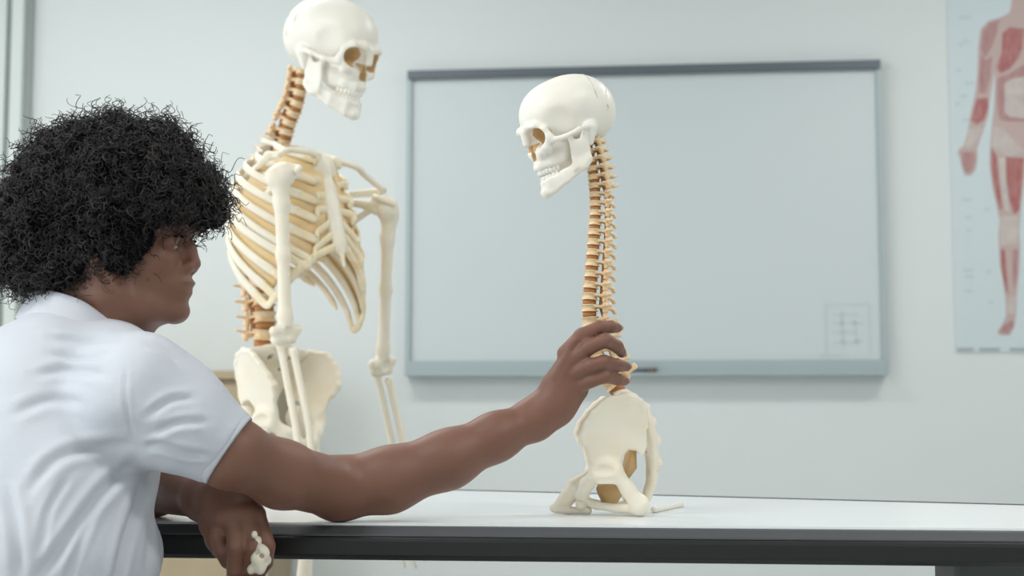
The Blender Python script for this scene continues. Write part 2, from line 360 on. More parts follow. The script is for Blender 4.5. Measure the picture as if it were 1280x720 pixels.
for (x, y, w) in ((1200,22,14),(1203,52,8),(1198,56,6),(1195,88,7),(1206,104,12),(1200,120,9),(1194,130,6),(1203,250,11),(1206,272,8),(1208,288,6),(1204,338,13),(1207,346,10),(1206,364,9),(1235,378,7),(1203,150,12),(1230,262,7),(1232,340,8)):
    lb.append((x, y, x+w, y))
vf = []
for (x, y, x2, _) in lb:
    u0, v0 = wl(wp(x, y, PO+.0006)); u1 = wl(wp(x2, y, PO+.0006))[0]; world_obj('side_note', wbox(u0, u1, v0-.004, v0+.004, PO+.0003, PO+.0008), M_print, po, False)
vf = []
for (x, x2) in ((1196, 1217), (1224, 1250), (1262, 1290), (1300, 1330)):
    u0, v0 = wl(wp(x, 437, PO+.0006)); u1 = wl(wp(x2, 437, PO+.0006))[0]; world_obj('bottom_caption', wbox(u0, u1, v0-.006, v0+.006, PO+.0003, PO+.0008), M_printg, po, False)
# ------------------------------------------------------------------ low wooden cupboard behind the person
s1c = wl(wp(322, 463, .5))[0]; zc = on_plane(280, 463, W0+WN*.5, WN)[2]; s0c = s1c-1.15
cb = empty('wooden_cupboard', W0+WX*((s0c+s1c)/2)+WN*.28); tag(cb, 'low light wood cupboard against the back wall behind the person', 'cupboard')
bevel(world_obj('cabinet_body', wbox(s0c, s1c, 0, zc-.03, .02, .48), M_wood, cb, False), .004)
bevel(world_obj('cabinet_top', wbox(s0c-.01, s1c+.01, zc-.03, zc, .02, .5), M_wood, cb, False), .004)
for i in range(2):
    u = s0c+.01+i*.57; d = world_obj('door', wbox(u, u+.555, .08, zc-.05, .48, .5), M_wood, cb, False); bevel(d, .003)
    hx = u+(.50 if i == 0 else .05); h = world_obj('handle', wbox(hx, hx+.012, zc-.35, zc-.2, .5, .52), M_metal, cb, False); h.parent = d
# ------------------------------------------------------------------ table
TZ = .752
fA = on_z(340, 653, TZ); fB = on_z(1280, 660.5, TZ); fd = (fB-fA)/np.linalg.norm(fB-fA)
bA = on_z(555, 612.5, TZ); bB = on_z(1220, 630, TZ); bd = (bB-bA)/np.linalg.norm(bB-bA)
fl = fA-fd*.46; fr_ = fB+fd*.35; br = bB+bd*.45; bl = bA-bd*.50
fn = np.array([fd[1], -fd[0], 0.])      # out of the front edge, towards us
tb = empty('work_table', ((fl+fr_+br+bl)/4)*np.array([1, 1, 0]))
tag(tb, 'long white topped table with a thick black front edge carrying the spine model', 'table')
zv = np.array([0, 0, 1.])
world_obj('tabletop', prism([fl, fr_, br, bl], -zv*.004), M_top, tb, False)
core = [p-zv*.0042 for p in (fl, fr_, br, bl)]
world_obj('top_core', prism(core, -zv*.012), M_edge2, tb, False)
def edge(pa, pb, prof, m, name):        # profile (out, down) swept along pa->pb
    d = (pb-pa)/np.linalg.norm(pb-pa); n = np.array([d[1], -d[0], 0.])
    P = [pa+n*o-zv*w for o, w in prof]; return world_obj(name, prism(P, pb-pa), m, tb, False)
bevel(edge(fl, fr_, [(0.0005, .003), (.004, .0045), (.014, .0135), (.014, .016), (-.02, .016), (-.02, .0045)], M_edge2, 'edge_band'), .001)
bevel(edge(fl, fr_, [(.014, .0162), (.0155, .022), (.0145, .040), (.006, .0465), (-.05, .0465), (-.05, .0162)], M_edge, 'front_edge'), .0015)
edge(br, bl, [(0.0006, -.0015), (.003, -.0015), (.005, .0163), (0.0006, .0163)], M_leg, 'back_lip')
edge(bl-np.array([0,0,0]), br, [(0, .0163), (0, .03), (.03, .03), (.03, .0163)], M_leg, 'back_edge')
# under frame
def at_table(px, py, D): return U(px, py, D)
r1 = U(585, 700, 2.25); r2 = U(1560, 712, 2.05)
r1[2] = r2[2] = TZ-.0165
world_obj('under_rail', prism([r1, r2, r2-zv*.068, r1-zv*.068], (0, .03, 0)), M_railg, tb, False)
for (pa, w) in ((on_z(1222, 640, TZ), .1), (fl+np.array([.10, .42, 0]), .09)):
    c = pa*np.array([1, 1, 0])
    lg = world_obj('leg', box((c[0]-w/2, c[1]-.05, .03), (c[0]+w/2, c[1]+.05, TZ-.0165)), M_leg, tb, False); bevel(lg, .006)
    ft = world_obj('foot', box((c[0]-.04, c[1]-.25, 0), (c[0]+.04, c[1]+.25, .03)), M_leg, tb, False); bevel(ft, .006)
# ------------------------------------------------------------------ bone shapes (life size, x forward, y to its left, z up)
def skull_mesh():
    s = SDF((-.115, -.085, -.105), (.115, .085, .105), .0017)
    s.ell((-.008, 0, .022), (.088, .070, .064), .02).ell((.036, 0, .018), (.053, .057, .054), .02).ell((-.045, 0, -.002), (.050, .060, .050), .02)
    s.ell((.0, 0, -.020), (.055, .05, .028), .02)
    for y in (-1, 1):
        s.ell((.050, y*.073, -.006), (.032, .018, .030), .014, 's')                        # temporal hollow
        s.chain([(.090, y*.006, .003), (.091, y*.022, .006), (.082, y*.040, .004), (.070, y*.050, -.008), (.066, y*.052, -.024)], [.006, .0065, .006, .0055, .006], .008)
        s.chain([(.066, y*.052, -.024), (.072, y*.040, -.040), (.078, y*.024, -.044)], [.008, .010, .008], .008)
        s.chain([(.064, y*.054, -.032), (.040, y*.066, -.033), (.012, y*.069, -.028), (-.012, y*.062, -.024)], [.0065, .0045, .0042, .005], .005)
        s.cone((-.018, y*.054, -.030), (-.010, y*.052, -.056), .014, .006, .008)           # mastoid
        s.ell((.035, y*.02, -.045), (.02, .008, .024), .008)
    s.cone((.090, 0, .0), (.094, 0, -.022), .0095, .0075, .006).ell((.072, 0, -.020), (.020, .0065, .026), .004)                              # nasal bridge
    s.ell((.062, 0, -.052), (.030, .030, .026), .012)                                      # upper jaw
    s.chain([(.042, -.028, -.070), (.066, -.024, -.070), (.083, -.011, -.070), (.086, 0, -.070), (.083, .011, -.070), (.066, .024, -.070), (.042, .028, -.070)], [.007]*7, .008)
    s.ell((.036, 0, -.054), (.034, .039, .032), .012)
    for y in (-1, 1):
        s.ell((.088, y*.0345, -.017), (.040, .0215, .0185), .004, 's', rotm('Z', y*14))     # eye socket
    s.ell((.094, 0, -.047), (.016, .0055, .010), .003, 's'); s.ell((.094, -.006, -.049), (.016, .006, .008), .003, 's'); s.ell((.094, .006, -.049), (.016, .006, .008), .003, 's'); s.ell((.096, 0, -.036), (.016, .005, .012), .003, 's')
    s.ell((-.028, 0, -.055), (.018, .016, .02), .006, 's')
    return s.mesh(1)
def teeth_mesh(z, dz, xo=0.):
    s = SDF((.025, -.04, -.11), (.105, .04, -.06), .0012)
    for i in range(14):
        a = (i-6.5)/6.5*1.30; x = .048+.040*math.cos(a)+xo; y = .0265*math.sin(a)*1.06
        s.ell((x, y, z), (.0036, .0036, dz), .0006)
    return s.mesh(1)
def jaw_mesh():
    s = SDF((-.03, -.075, -.14), (.105, .075, -.01), .0017)
    for y in (-1, 1):
        s.chain([(.084, y*.004, -.122), (.078, y*.018, -.120), (.052, y*.036, -.110), (.020, y*.048, -.097), (.004, y*.052, -.084)], [.008, .0065, .0055, .0055, .006], .006)
        s.chain([(.085, y*.004, -.102), (.078, y*.018, -.101), (.052, y*.034, -.095), (.022, y*.046, -.084)], [.006, .0055, .005, .0045], .010)
        s.chain([(.083, y*.004, -.112), (.078, y*.018, -.110), (.052, y*.035, -.102), (.020, y*.047, -.090)], [.007, .0055, .0045, .0045], .006)
        s.plate([(.036, -.096), (.012, -.101), (.000, -.091), (-.008, -.062), (-.013, -.036), (-.008, -.025), (.000, -.030), (.008, -.043), (.018, -.041), (.026, -.024), (.031, -.028), (.031, -.048), (.036, -.074)], lambda x, z, y=y: y*(.0505+.0*x), .0032, .009, ylo=-.07, yhi=.07)
        s.ell((-.008, y*.055, -.028), (.006, .010, .006), .004)
    s.ell((.088, 0, -.120), (.009, .014, .009), .008)
    return s.mesh(3)
def vertebra_mesh(kind):
    r, w, hh, sp, tp, dr = {'c': (.0105, 1.25, .0068, .034, .022, .004), 't': (.0135, 1.12, .0095, .046, .030, .013), 'l': (.018, 1.28, .0128, .056, .036, .006)}[kind]
    s = SDF((-.085, -.05, -.04), (.03, .05, .03), .0011)
    def body(X, Y, Z):
        q = np.sqrt(X**2+(Y/w)**2); rr = r*(.76+.30*(np.abs(Z)/hh)**2.2)
        a = q-rr; b = np.abs(Z)-hh+.0012
        return np.minimum(np.maximum(a, b), 0)+np.sqrt(np.maximum(a, 0)**2+np.maximum(b, 0)**2)-.0012
    s.app(body, (-r*1.2, -r*w*1.2, -hh), (r*1.2, r*w*1.2, hh), .003)
    ap = hh*.95
    for y in (-1, 1):
        yy = y*(.008 if kind != 'l' else .011)+y*.002
        s.cone((-r*.7, yy, hh*.35), (-r-.011, yy*1.15, hh*.25), .0036, .0036, .003)
        s.cone((-r-.012, yy*1.25, -ap-.002), (-r-.012, yy*1.25, ap+.002), .0048, .0048, .004)
        s.cone((-r-.011, yy*1.15, hh*.2), (-r-.019, 0, -hh*.1), .0042, .0050, .004)
        s.cone((-r-.008, yy, hh*.3), (-r-.016 if kind != 'c' else -r-.004, y*tp, hh*.5), .0038, .0036 if kind != 'l' else .003, .004)
        if kind == 't': s.ell((-r-.017, y*tp, hh*.5), (.0048, .005, .0055), .003)
    s.chain([(-r-.018, 0, -hh*.1), (-r-.026, 0, -hh*.1-dr*.35), (-r-sp*.62, 0, -hh*.1-dr)], [.0036, .0032, .0036], .004)
    if kind == 'l': s.box((-r-.028, 0, -.003), (.011, .003, .0075), .002, .004)
    if kind == 'c':
        for y in (-1, 1): s.cone((-r-.016, 0, -.001), (-r-.024, y*.005, -.005), .003, .003, .002)
    return s.mesh(1)
def disc_mesh():
    V, Fc = lathe([(.2, -1), (.86, -1), (.93, -.5), (.95, 0), (.93, .5), (.86, 1), (.2, 1)], 24)
    return [(x, y, z) for x, y, z in V], Fc
def mx(px, py, y=0.): return np.array([-(px-772)/667., y, (645-py)/667.])      # side-view pixels of the model on the table -> its own space
def hip_mesh(side):
    s = SDF((-.11, -.02, -.012), (.14, .16, .235), .0019)
    P = [(757,500),(748,507),(738,517),(728,531),(723,544),(725,556),(731,565),(733,577),(741,590),(757,596),(772,590),(776,572),(783,564),(793,565),(800,572),(806,560),(805,535),(803,515),(797,504),(780,497)]
    poly = [tuple(mx(*p)[[0, 2]]) for p in P]
    def yf(x, z):
        t = np.clip((z-.085)/.13, 0, 1); g = np.clip((x+.04)/.11, 0, 1)
        return .050+.052*t**1.1*(.35+.65*g)-.02*(1-t)*0
    s.plate(poly, yf, .0042, .006, ylo=.03, yhi=.13)
    rim = [mx(*p) for p in [(804,535),(803,515),(797,504),(780,498),(757,501),(748,508),(738,518),(728,532),(724,544),(727,556)]]
    for q in rim: q[1] = float(yf(q[0], q[2]))
    s.chain(rim, [.005, .0055, .0055, .005, .005, .005, .005, .0055, .0065, .005], .004)
    def B(px, py, y): return mx(px, py, y)
    s.ell(B(754, 588, .057), (.029, .014, .022), .012)                                       # socket mass
    s.chain([B(768, 592, .056), B(782, 612, .056), B(796, 632, .058)], [.014, .0125, .018], .010)   # ischium
    s.ell(B(798, 630, .056), (.015, .012, .018), .006)
    s.chain([B(742, 595, .054), B(733, 606, .034), B(727, 620, .014), B(728, 628, .008)], [.013, .0125, .012, .010], .008)
    s.chain([B(798, 636, .055), B(770, 636, .036), B(745, 633, .018), B(730, 628, .008)], [.011, .0078, .0075, .009], .006)
    s.ell(B(751, 588, .076), (.024, .013, .013), .004, 's')                                  # acetabulum
    s.box(B(757, 603, .062), (.020, .004, .0035), .003, .004)
    V, Q = s.mesh(1)
    V = V-mx(772, 490)                   # origin at the lumbar base
    if side < 0: V = V*np.array([1, -1, 1]); Q = Q[:, ::-1]
    return V, Q
def sacrum_mesh():
    s = SDF((-.115, -.065, -.012), (.03, .065, .245), .0019)
    C = [mx(*p) for p in ((781, 500), (798, 512), (808, 530), (814, 553), (816, 580), (815, 604), (807, 628))]
    W = [.056, .056, .048, .036, .026, .015, .007]
    for i in range(6):
        for t in np.linspace(0, 1, 5)[:-1]:
            c = C[i]*(1-t)+C[i+1]*t; w = W[i]*(1-t)+W[i+1]*t; s.ell(c, (.0175-.0018*i, w, .014), .006)
    for i in range(5):
        s.cone(C[i], C[i]+np.array([-.019+.002*i, 0, .001]), .009-.0006*i, .0065, .009)
        for y in (-1, 1):
            s.ell(C[i]+np.array([-.010, y*.026*(1-i*.13), -.002]), (.009, .005, .007), .003)
            s.ell((C[i]+C[i+1])/2+np.array([0, y*.018*(1-i*.1), 0]), (.05, .0045, .0050), .002, 's')
    s.ell(mx(776, 493), (.018, .024, .008), .006)
    V, Q = s.mesh(1); return V-mx(772, 490), Q
def long_bone(kind, L):                 # along +z from 0 (proximal) to L
    s = SDF((-.06, -.06, -.035), (.06, .06, L+.035), .0022)
    if kind == 'humerus':
        s.ell((0, .006, .004), (.023, .023, .022), .006).ell((.006, -.016, .010), (.013, .010, .016), .008)
        s.chain([(0, -.004, .02), (0, 0, .06), (0, 0, L*.5), (0, 0, L*.86), (0, 0, L-.01)], [.017, .0125, .011, .0115, .014], .012)
        s.cone((0, -.026, L-.016), (0, .026, L-.016), .009, .010, .010).cone((.004, -.018, L), (.004, .018, L), .0105, .0095, .008)
        s.ell((-.012, 0, L-.012), (.008, .011, .012), .004, 's')
    elif kind == 'femur':
        s.ell((0, .035, -.005), (.023, .023, .023), .004).cone((0, .035, -.005), (0, -.008, -.005), .013, .014, .01).ell((0, -.02, .0), (.016, .014, .022), .01)
        s.chain([(0, -.008, .02), (.006, 0, L*.35), (.006, .004, L*.6), (0, .006, L-.05), (0, .006, L-.02)], [.018, .0145, .0135, .018, .024], .015)
        for y in (-1, 1): s.ell((-.008, .006+y*.024, L-.008), (.028, .016, .022), .006)
    elif kind == 'tibia':
        s.cone((0, -.024, .010), (0, .024, .010), .016, .016, .01).chain([(0, 0, .02), (.004, 0, .09), (0, 0, L*.6), (0, .002, L-.03), (0, .006, L)], [.026, .016, .0115, .014, .017], .015)
    return s.mesh(1)
def bowed(P, r, seg=12):
    n = 22; Q = smoothpath(P, n); t = np.linspace(0, 1, n); e = np.exp(-(t/.06)**2)*.55+np.exp(-((1-t)/.06)**2)*.75
    R = r*(1+e); R[0] *= .7; R[-1] *= .7
    return sweep(Q, R, R*.9, (0.2, 1, .1), seg)
def hand_bones_mesh(curl=.3):           # along +z downwards the fingers, y across, x palm side
    s = SDF((-.03, -.06, -.02), (.09, .06, .2), .0015); joints = []
    for i in range(8): s.ell(((.004 if i % 2 else -.003), -.018+.012*(i % 4), .004+.013*(i//4)), (.0075, .007, .008), .002)
    for f, (y, ml, ls) in enumerate(((-.026, .062, (.040, .024, .017)), (-.009, .060, (.044, .028, .018)), (.009, .055, (.040, .026, .017)), (.025, .050, (.031, .018, .015)))):
        a = np.array([0, y*.6, .026]); b = np.array([0, y*1.1, .026+ml]); s.chain([a, (a+b)/2, b], [.0055, .0036, .0058], .003)
        p = b; ang = .15
        for j, l in enumerate(ls):
            ang += curl*(.8 if j == 0 else 1.); q = p+np.array([math.sin(ang)*l, y*.06, math.cos(ang)*l]); s.chain([p+(q-p)*.1, (p+q)/2, q], [.005-.0008*j, .0032, .0045-.0006*j], .001); p = q
    s.chain([(0, -.022, .018), (.012, -.038, .05)], [.006, .0055], .002).chain([(.013, -.039, .053), (.022, -.044, .082)], [.005, .0045], .001).chain([(.023, -.044, .085), (.032, -.044, .106)], [.0045, .003], .001)
    return s.mesh(1)
def foot_bones_mesh():
    s = SDF((-.08, -.06, -.005), (.2, .06, .1), .003)
    s.ell((-.03, 0, .028), (.036, .018, .026), .01).ell((.01, 0, .055), (.03, .02, .02), .01).ell((.045, 0, .038), (.03, .028, .016), .01)
    for i in range(5):
        y = -.034+.017*i; s.chain([(.06, y*.7, .034), (.12, y, .014), (.17-.012*abs(i-3), y*1.05, .009)], [.008, .007, .006], .003)
    return s.mesh(1)
def between(a, b, twist=(0, 1, 0)):     # matrix whose z runs a->b
    a = Vector(a); b = Vector(b); z = (b-a).normalized(); y = Vector(twist); x = y.cross(z).normalized(); y = z.cross(x)
    return Matrix(((x.x, y.x, z.x, a.x), (x.y, y.y, z.y, a.y), (x.z, y.z, z.z, a.z), (0, 0, 0, 1)))
ME = {}
ME['skull'] = mesh_of('skull', *skull_mesh(), M_skull); ME['teeth_u'] = mesh_of('teeth', *teeth_mesh(-.081, .0065), M_skull); ME['teeth_l'] = mesh_of('teeth', *teeth_mesh(-.0935, .006, -.003), M_skull)
for nm, md in (('skull', ME['skull']),):     # ochre shade painted into the eye sockets and nose
    md.materials.append(M_hollow_shade); R1 = {y: rotm('Z', y*14) for y in (-1, 1)}
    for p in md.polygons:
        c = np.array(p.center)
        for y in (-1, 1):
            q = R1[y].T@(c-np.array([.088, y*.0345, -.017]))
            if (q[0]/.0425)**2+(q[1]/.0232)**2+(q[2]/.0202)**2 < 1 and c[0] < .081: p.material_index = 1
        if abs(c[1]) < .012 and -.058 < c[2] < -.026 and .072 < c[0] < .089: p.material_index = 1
from mathutils.bvhtree import BVHTree
_bv = BVHTree.FromPolygons([v.co for v in ME['skull'].vertices], [tuple(p.vertices) for p in ME['skull'].polygons])
def suture(fdir, n, wob):
    P = []
    for i in range(n):
        d = Vector(fdir(i/(n-1))).normalized(); h = _bv.ray_cast(Vector((-.01, 0, .01))+d*.3, -d)[0]
        if h is not None: P.append(np.array(h)-np.array(d)*.0003+rng.normal(0, wob, 3)*.5)
    return mesh_of('suture_line', *sweep(smoothpath(P, n*3), .0009, .0009, (1, 0, .3), 6), M_suture)
ME['sut'] = [suture(lambda t: (-.55-.1*math.sin(t*math.pi), math.cos(t*math.pi), .15+.9*math.sin(t*math.pi)), 40, .0006),
             suture(lambda t: (-1.0, 1.15*math.cos(t*math.pi), -.35+.85*math.sin(t*math.pi)), 34, .0014)]
ME['jaw'] = mesh_of('mandible', *jaw_mesh(), M_skull)
for k_ in 'ctl': ME['v'+k_] = mesh_of('vertebra', *vertebra_mesh(k_), M_vert)
ME['disc'] = mesh_of('disc', *disc_mesh(), M_disc)
ME['hipL'] = mesh_of('hip_bone', *hip_mesh(1), M_bone); ME['hipR'] = mesh_of('hip_bone', *hip_mesh(-1), M_bone); ME['sacrum'] = mesh_of('sacrum', *sacrum_mesh(), M_bone)
def head_set(parent, loc, pitch, yaw=0., roll=0., hs=1.):
    M = Matrix.Translation(Vector(loc)) @ Matrix.Rotation(yaw, 4, 'Z') @ Matrix.Rotation(pitch, 4, 'Y') @ Matrix.Rotation(roll, 4, 'X') @ Matrix.Scale(hs, 4)
    sk = link('skull', ME['skull'], parent, M); link('teeth', ME['teeth_u'], sk)
    for m_ in ME['sut']: link('suture_line', m_, sk)
    jw = link('mandible', ME['jaw'], parent, M); link('teeth', ME['teeth_l'], jw)
def spine_set(parent, path, Ls=(.0165, .021, .0335), dscale=1.0):    # path: points from C1 down to L5 in the parent's space
    Q = smoothpath(path, 400); seg = np.r_[0, np.cumsum(np.linalg.norm(np.diff(Q, axis=0), axis=1))]; tot = seg[-1]
    hs = [Ls[0]]*7+[Ls[1]*(.86+.026*i) for i in range(12)]+[Ls[2]]*5; k = tot/sum(hs); hs = [h*k for h in hs]
    s = 0; out = []
    base = {'c': .0157, 't': .0225, 'l': .031}
    for i, h in enumerate(hs):
        kind = 'c' if i < 7 else ('t' if i < 19 else 'l'); c = s+h/2
        p = np.array([np.interp(c, seg, Q[:, j]) for j in range(3)]); a = np.array([np.interp(c-.004, seg, Q[:, j]) for j in range(3)]); b = np.array([np.interp(c+.004, seg, Q[:, j]) for j in range(3)])
        t = (a-b)/np.linalg.norm(a-b); pitch = math.atan2(t[0], t[2])
        g = {'c': .92+.035*i, 't': .84+.028*(i-7), 'l': .94+.02*(i-19)}[kind]
        zz = h*.62/(2*{'c': .0068, 't': .0095, 'l': .0128}[kind])
        M = Matrix.Translation(Vector(p)) @ Matrix.Rotation(pitch, 4, 'Y')
        link('vertebra', ME['v'+kind], parent, M @ Matrix.Diagonal((g*dscale, g*dscale, zz, 1)))
        r = {'c': .0105, 't': .0135, 'l': .018}[kind]*g*dscale; w = {'c': 1.25, 't': 1.12, 'l': 1.28}[kind]
        Md = Matrix.Translation(Vector(p)-Vector(t)*h/2) @ Matrix.Rotation(pitch, 4, 'Y')
        link('disc', ME['disc'], parent, Md @ Matrix.Diagonal((r*.90, r*w*.90, h*.24, 1)))
        out.append((p, t, h)); s += h
    P = [p+np.array([-t[2], 0, t[0]])*({0: .019, 1: .024, 2: .030}[(i > 6)+(i > 18)]*dscale) for i, (p, t, h) in enumerate(out)]
    obj('shade_cord', sweep(smoothpath(P, 90), .0052*dscale, .0060*dscale, (0, 1, 0), 10), M_shade_cord, parent)  # added tube that fills the foramina with painted shade
    return out
# ------------------------------------------------------------------ spine, skull and pelvis model on the table
MS = .735
mo = on_z(772, 643, TZ); mD = float((mo-CAM)@FW)
spm = empty('spine_model', mo, math.pi, MS*mD/1.96)
tag(spm, 'ivory model of skull, backbone and pelvis standing on the white table, held by the person', 'anatomical model')
def mm(px, py, y=0.): return mx(px, py, y)
head_set(spm, mm(711, 146), math.radians(19), math.radians(17))
sp_path = [mm(*p) for p in ((733, 160), (737, 180), (742, 204), (745, 228), (746, 262), (744, 300), (741, 340), (738, 380), (740, 416), (748, 450), (759, 472), (772, 489))]
spine_set(spm, sp_path, (.0155, .0185, .029))
hb = Matrix.Translation(Vector(mm(772, 490)))
link('hip_bone', ME['hipL'], spm, hb); link('hip_bone', ME['hipR'], spm, hb); link('sacrum', ME['sacrum'], spm, hb)
s = SDF((-.0, -.05, -.006), (.14, .06, .09), .0017)
s.chain([mm(737, 598, .0), mm(722, 612, .0), mm(708, 626, -.005), mm(693, 637, -.01)], [.014, .019, .013, .0070], .010).ell(mm(726, 631, .014), (.011, .010, .012), .004).ell(mm(691, 637, -.01), (.007, .008, .008), .003)
s.chain([mm(735, 640, .01), mm(710, 640, 0), mm(695, 640, -.008)], [.007, .0065, .006], .005)
obj('pubic_bone', s.mesh(1), M_bone, spm)
e_ = obj('opening_shade_plug', sweep([mm(776, 602, -.02), mm(760, 620, -.015), mm(752, 624, -.01)], [.02, .026, .02], [.012, .012, .01], (0, 1, 0)), M_hollow_shade, spm)  # ochre plugs added as the shaded inside of the pelvis openings
e_ = obj('opening_shade_plug', sweep([mm(790, 566, -.01), mm(788, 585, -.006), mm(780, 600, -.01)], [.010, .014, .01], [.02, .02, .02], (0, 1, 0)), M_hollow_shade, spm)
fb = on_z(818, 641, TZ); fe = on_z(852, 634, TZ)
fbo = empty('small_bone_piece', (fb+fe)/2); tag(fbo, 'small pale bone piece lying flat on the table just right of the model pelvis', 'bone')
s = SDF(np.minimum(fb, fe)-np.array([.03, .03, .01]), np.maximum(fb, fe)+.03, .0012); zz = np.array([0, 0, .0045])
s.chain([fb+zz, (fb+fe)/2+zz*.8, fe+zz], [.0045, .003, .0042], .003).ell(fb+zz+np.array([0, .005, 0]), (.005, .004, .0045), .002); world_obj('bone_shaft', s.mesh(1), M_skull, fbo)
# ------------------------------------------------------------------ full skeleton behind the table
BS = 1.05; BD = 3.0; Lw = U(330, 432, BD)
YAW = math.radians(-38)
sk = empty('skeleton', (Lw[0], Lw[1], 0), YAW, BS)
tag(sk, 'life size ivory skeleton standing behind the table with arms hanging', 'skeleton')
Z0 = Lw[2]/BS
def loc_of(P):                           # world -> skeleton space
    v = (np.array(P)-np.array(sk.location)); c, s_ = math.cos(-YAW), math.sin(-YAW); return np.array([v[0]*c-v[1]*s_, v[0]*s_+v[1]*c, v[2]])/BS
def B(f, a, u): return np.array([f, a, Z0+u])
head_set(sk, loc_of(U(414, 54, 2.93)), math.radians(17), math.radians(11), math.radians(3), 1.035)
bp = [loc_of(U(376, 82, 2.97)), loc_of(U(374, 105, 2.97)), loc_of(U(370, 130, 2.98)), loc_of(U(362, 155, 3.0)), B(.048, 0, .405), B(.012, 0, .36), B(-.018, 0, .30), B(-.028, 0, .24), B(-.022, 0, .17), B(-.006, 0, .10), B(.002, 0, .05), B(0, 0, .004)]
for q in bp[:4]: q[1] *= .5
vt = spine_set(sk, bp, (.019, .0195, .031), 1.12)
hb = Matrix.Translation(Vector(B(.052, 0, 0))) @ Matrix.Diagonal((1, 1.15, 1, 1))
link('hip_bone', ME['hipL'], sk, hb); link('hip_bone', ME['hipR'], sk, hb); link('sacrum', ME['sacrum'], sk, hb @ Matrix.Diagonal((1, 1.3, 1, 1)))
# ribs
st_top = B(.165, 0, .352); st_bot = B(.215, 0, .175)
def stern(t): return st_top*(1-t)+st_bot*t
s = SDF(np.array([.13, -.05, Z0+.10]), np.array([.26, .05, Z0+.40]), .002)
s.ell(stern(.08), (.008, .030, .030), .01).cone(stern(.05), stern(.25), .011, .008, .01)
for t in np.linspace(.25, .95, 12): s.ell(stern(t), (.007, .016+.004*math.sin(t*3), .014), .006)
s.cone(stern(1.0), stern(1.16), .006, .003, .006)
obj('sternum', s.mesh(1), M_bone, sk)
W = [.062, .090, .108, .122, .132, .139, .143, .144, .141, .134, .120, .098]
TE = [2.35, 2.40, 2.42, 2.42, 2.40, 2.34, 2.24, 2.12, 1.98, 1.84, 1.50, 1.10]
SLP = [.42, .48, .54, .60, .68, .77, .92, 1.08, 1.24, 1.36, 1.3, .9]
FC = [.092, .085, .085, .088, .092, .098, .102, .104, .104, .100, .092, .08]
DP = [.060, .085, .100, .108, .114, .117, .118, .117, .114, .108, .100, .09]
def rib_pt(i, th, sd, base):
    f = FC[i]-DP[i]*math.cos(th); a = sd*W[i]*math.sin(th)*(1+.05*math.sin(2*th)); f0 = FC[i]-DP[i]
    return np.array([f+base[0]*.5, a, base[2]-SLP[i]*(f-f0)*(.92 if sd > 0 or i < 6 else .74)-.01])
for sd in (-1, 1):
    prev = None
    for i in range(12):
        base = vt[7+i][0]
        ths = np.linspace(.30, TE[i], 22); P = [rib_pt(i, t, sd, base) for t in ths]
        head = np.array([base[0]-.012, sd*.014, base[2]+.004]); mid = np.array([base[0]-.026, sd*.034, base[2]])
        P = smoothpath([head, mid]+P[1:], 44)
        rb = .0084 if i not in (0, 10, 11) else .0070
        R = np.full(44, .0036); RB = np.full(44, rb); RB[-4:] *= 1.1; RB[0:4] *= .8
        obj('rib', sweep(P, R, RB, (0.25, 0, 1), 10), M_bone, sk)
        e = P[-1]; tn = (P[-1]-P[-3]); tn /= np.linalg.norm(tn)
        if i < 7:
            n = stern(.06+.93*(i/6.3)**.9 if i else .03)+np.array([.0, sd*(.024 if i < 2 else .016), 0])
            C = smoothpath([e-tn*.004, e+tn*(.02+.005*i), (e+n)*.5+np.array([.012, 0, -.014*(i > 3)]), n], 20)
        elif i < 10 and prev is not None:
            n = prev[12 if i == 7 else 9]; C = smoothpath([e-tn*.004, e+tn*.030, e*.45+(n)*.55+np.array([.01, 0, -.012]), n], 20)
        else: C = smoothpath([e-tn*.004, e+tn*.010, e+tn*.02], 6)
        rr = np.linspace(1.05, .95, len(C)); 
        if i > 9: rr = np.linspace(1, .35, len(C))
        obj('costal_cartilage', sweep(C, .0042*rr, .0080*rr, (0.2, 0, 1), 10), M_cart, sk); prev = C
for sd in (-1, 1):                       # added shell, coloured like golden light bounced between the ribs
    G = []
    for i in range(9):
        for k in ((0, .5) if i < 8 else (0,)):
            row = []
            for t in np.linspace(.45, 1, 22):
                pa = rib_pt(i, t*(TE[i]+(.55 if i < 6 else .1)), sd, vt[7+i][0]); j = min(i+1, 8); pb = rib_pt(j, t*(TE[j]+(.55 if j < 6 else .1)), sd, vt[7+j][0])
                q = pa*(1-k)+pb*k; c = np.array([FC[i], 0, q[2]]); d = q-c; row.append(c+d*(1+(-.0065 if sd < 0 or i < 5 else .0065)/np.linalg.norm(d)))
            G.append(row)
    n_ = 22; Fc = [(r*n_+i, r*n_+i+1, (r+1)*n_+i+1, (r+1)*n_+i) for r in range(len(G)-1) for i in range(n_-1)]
    lo = obj('rib_bounce_shell', (np.array(G).reshape(-1, 3), Fc), M_rib_bounce, sk); m_ = lo.modifiers.new('t', 'SOLIDIFY'); m_.thickness = .0015; m_.offset = 0
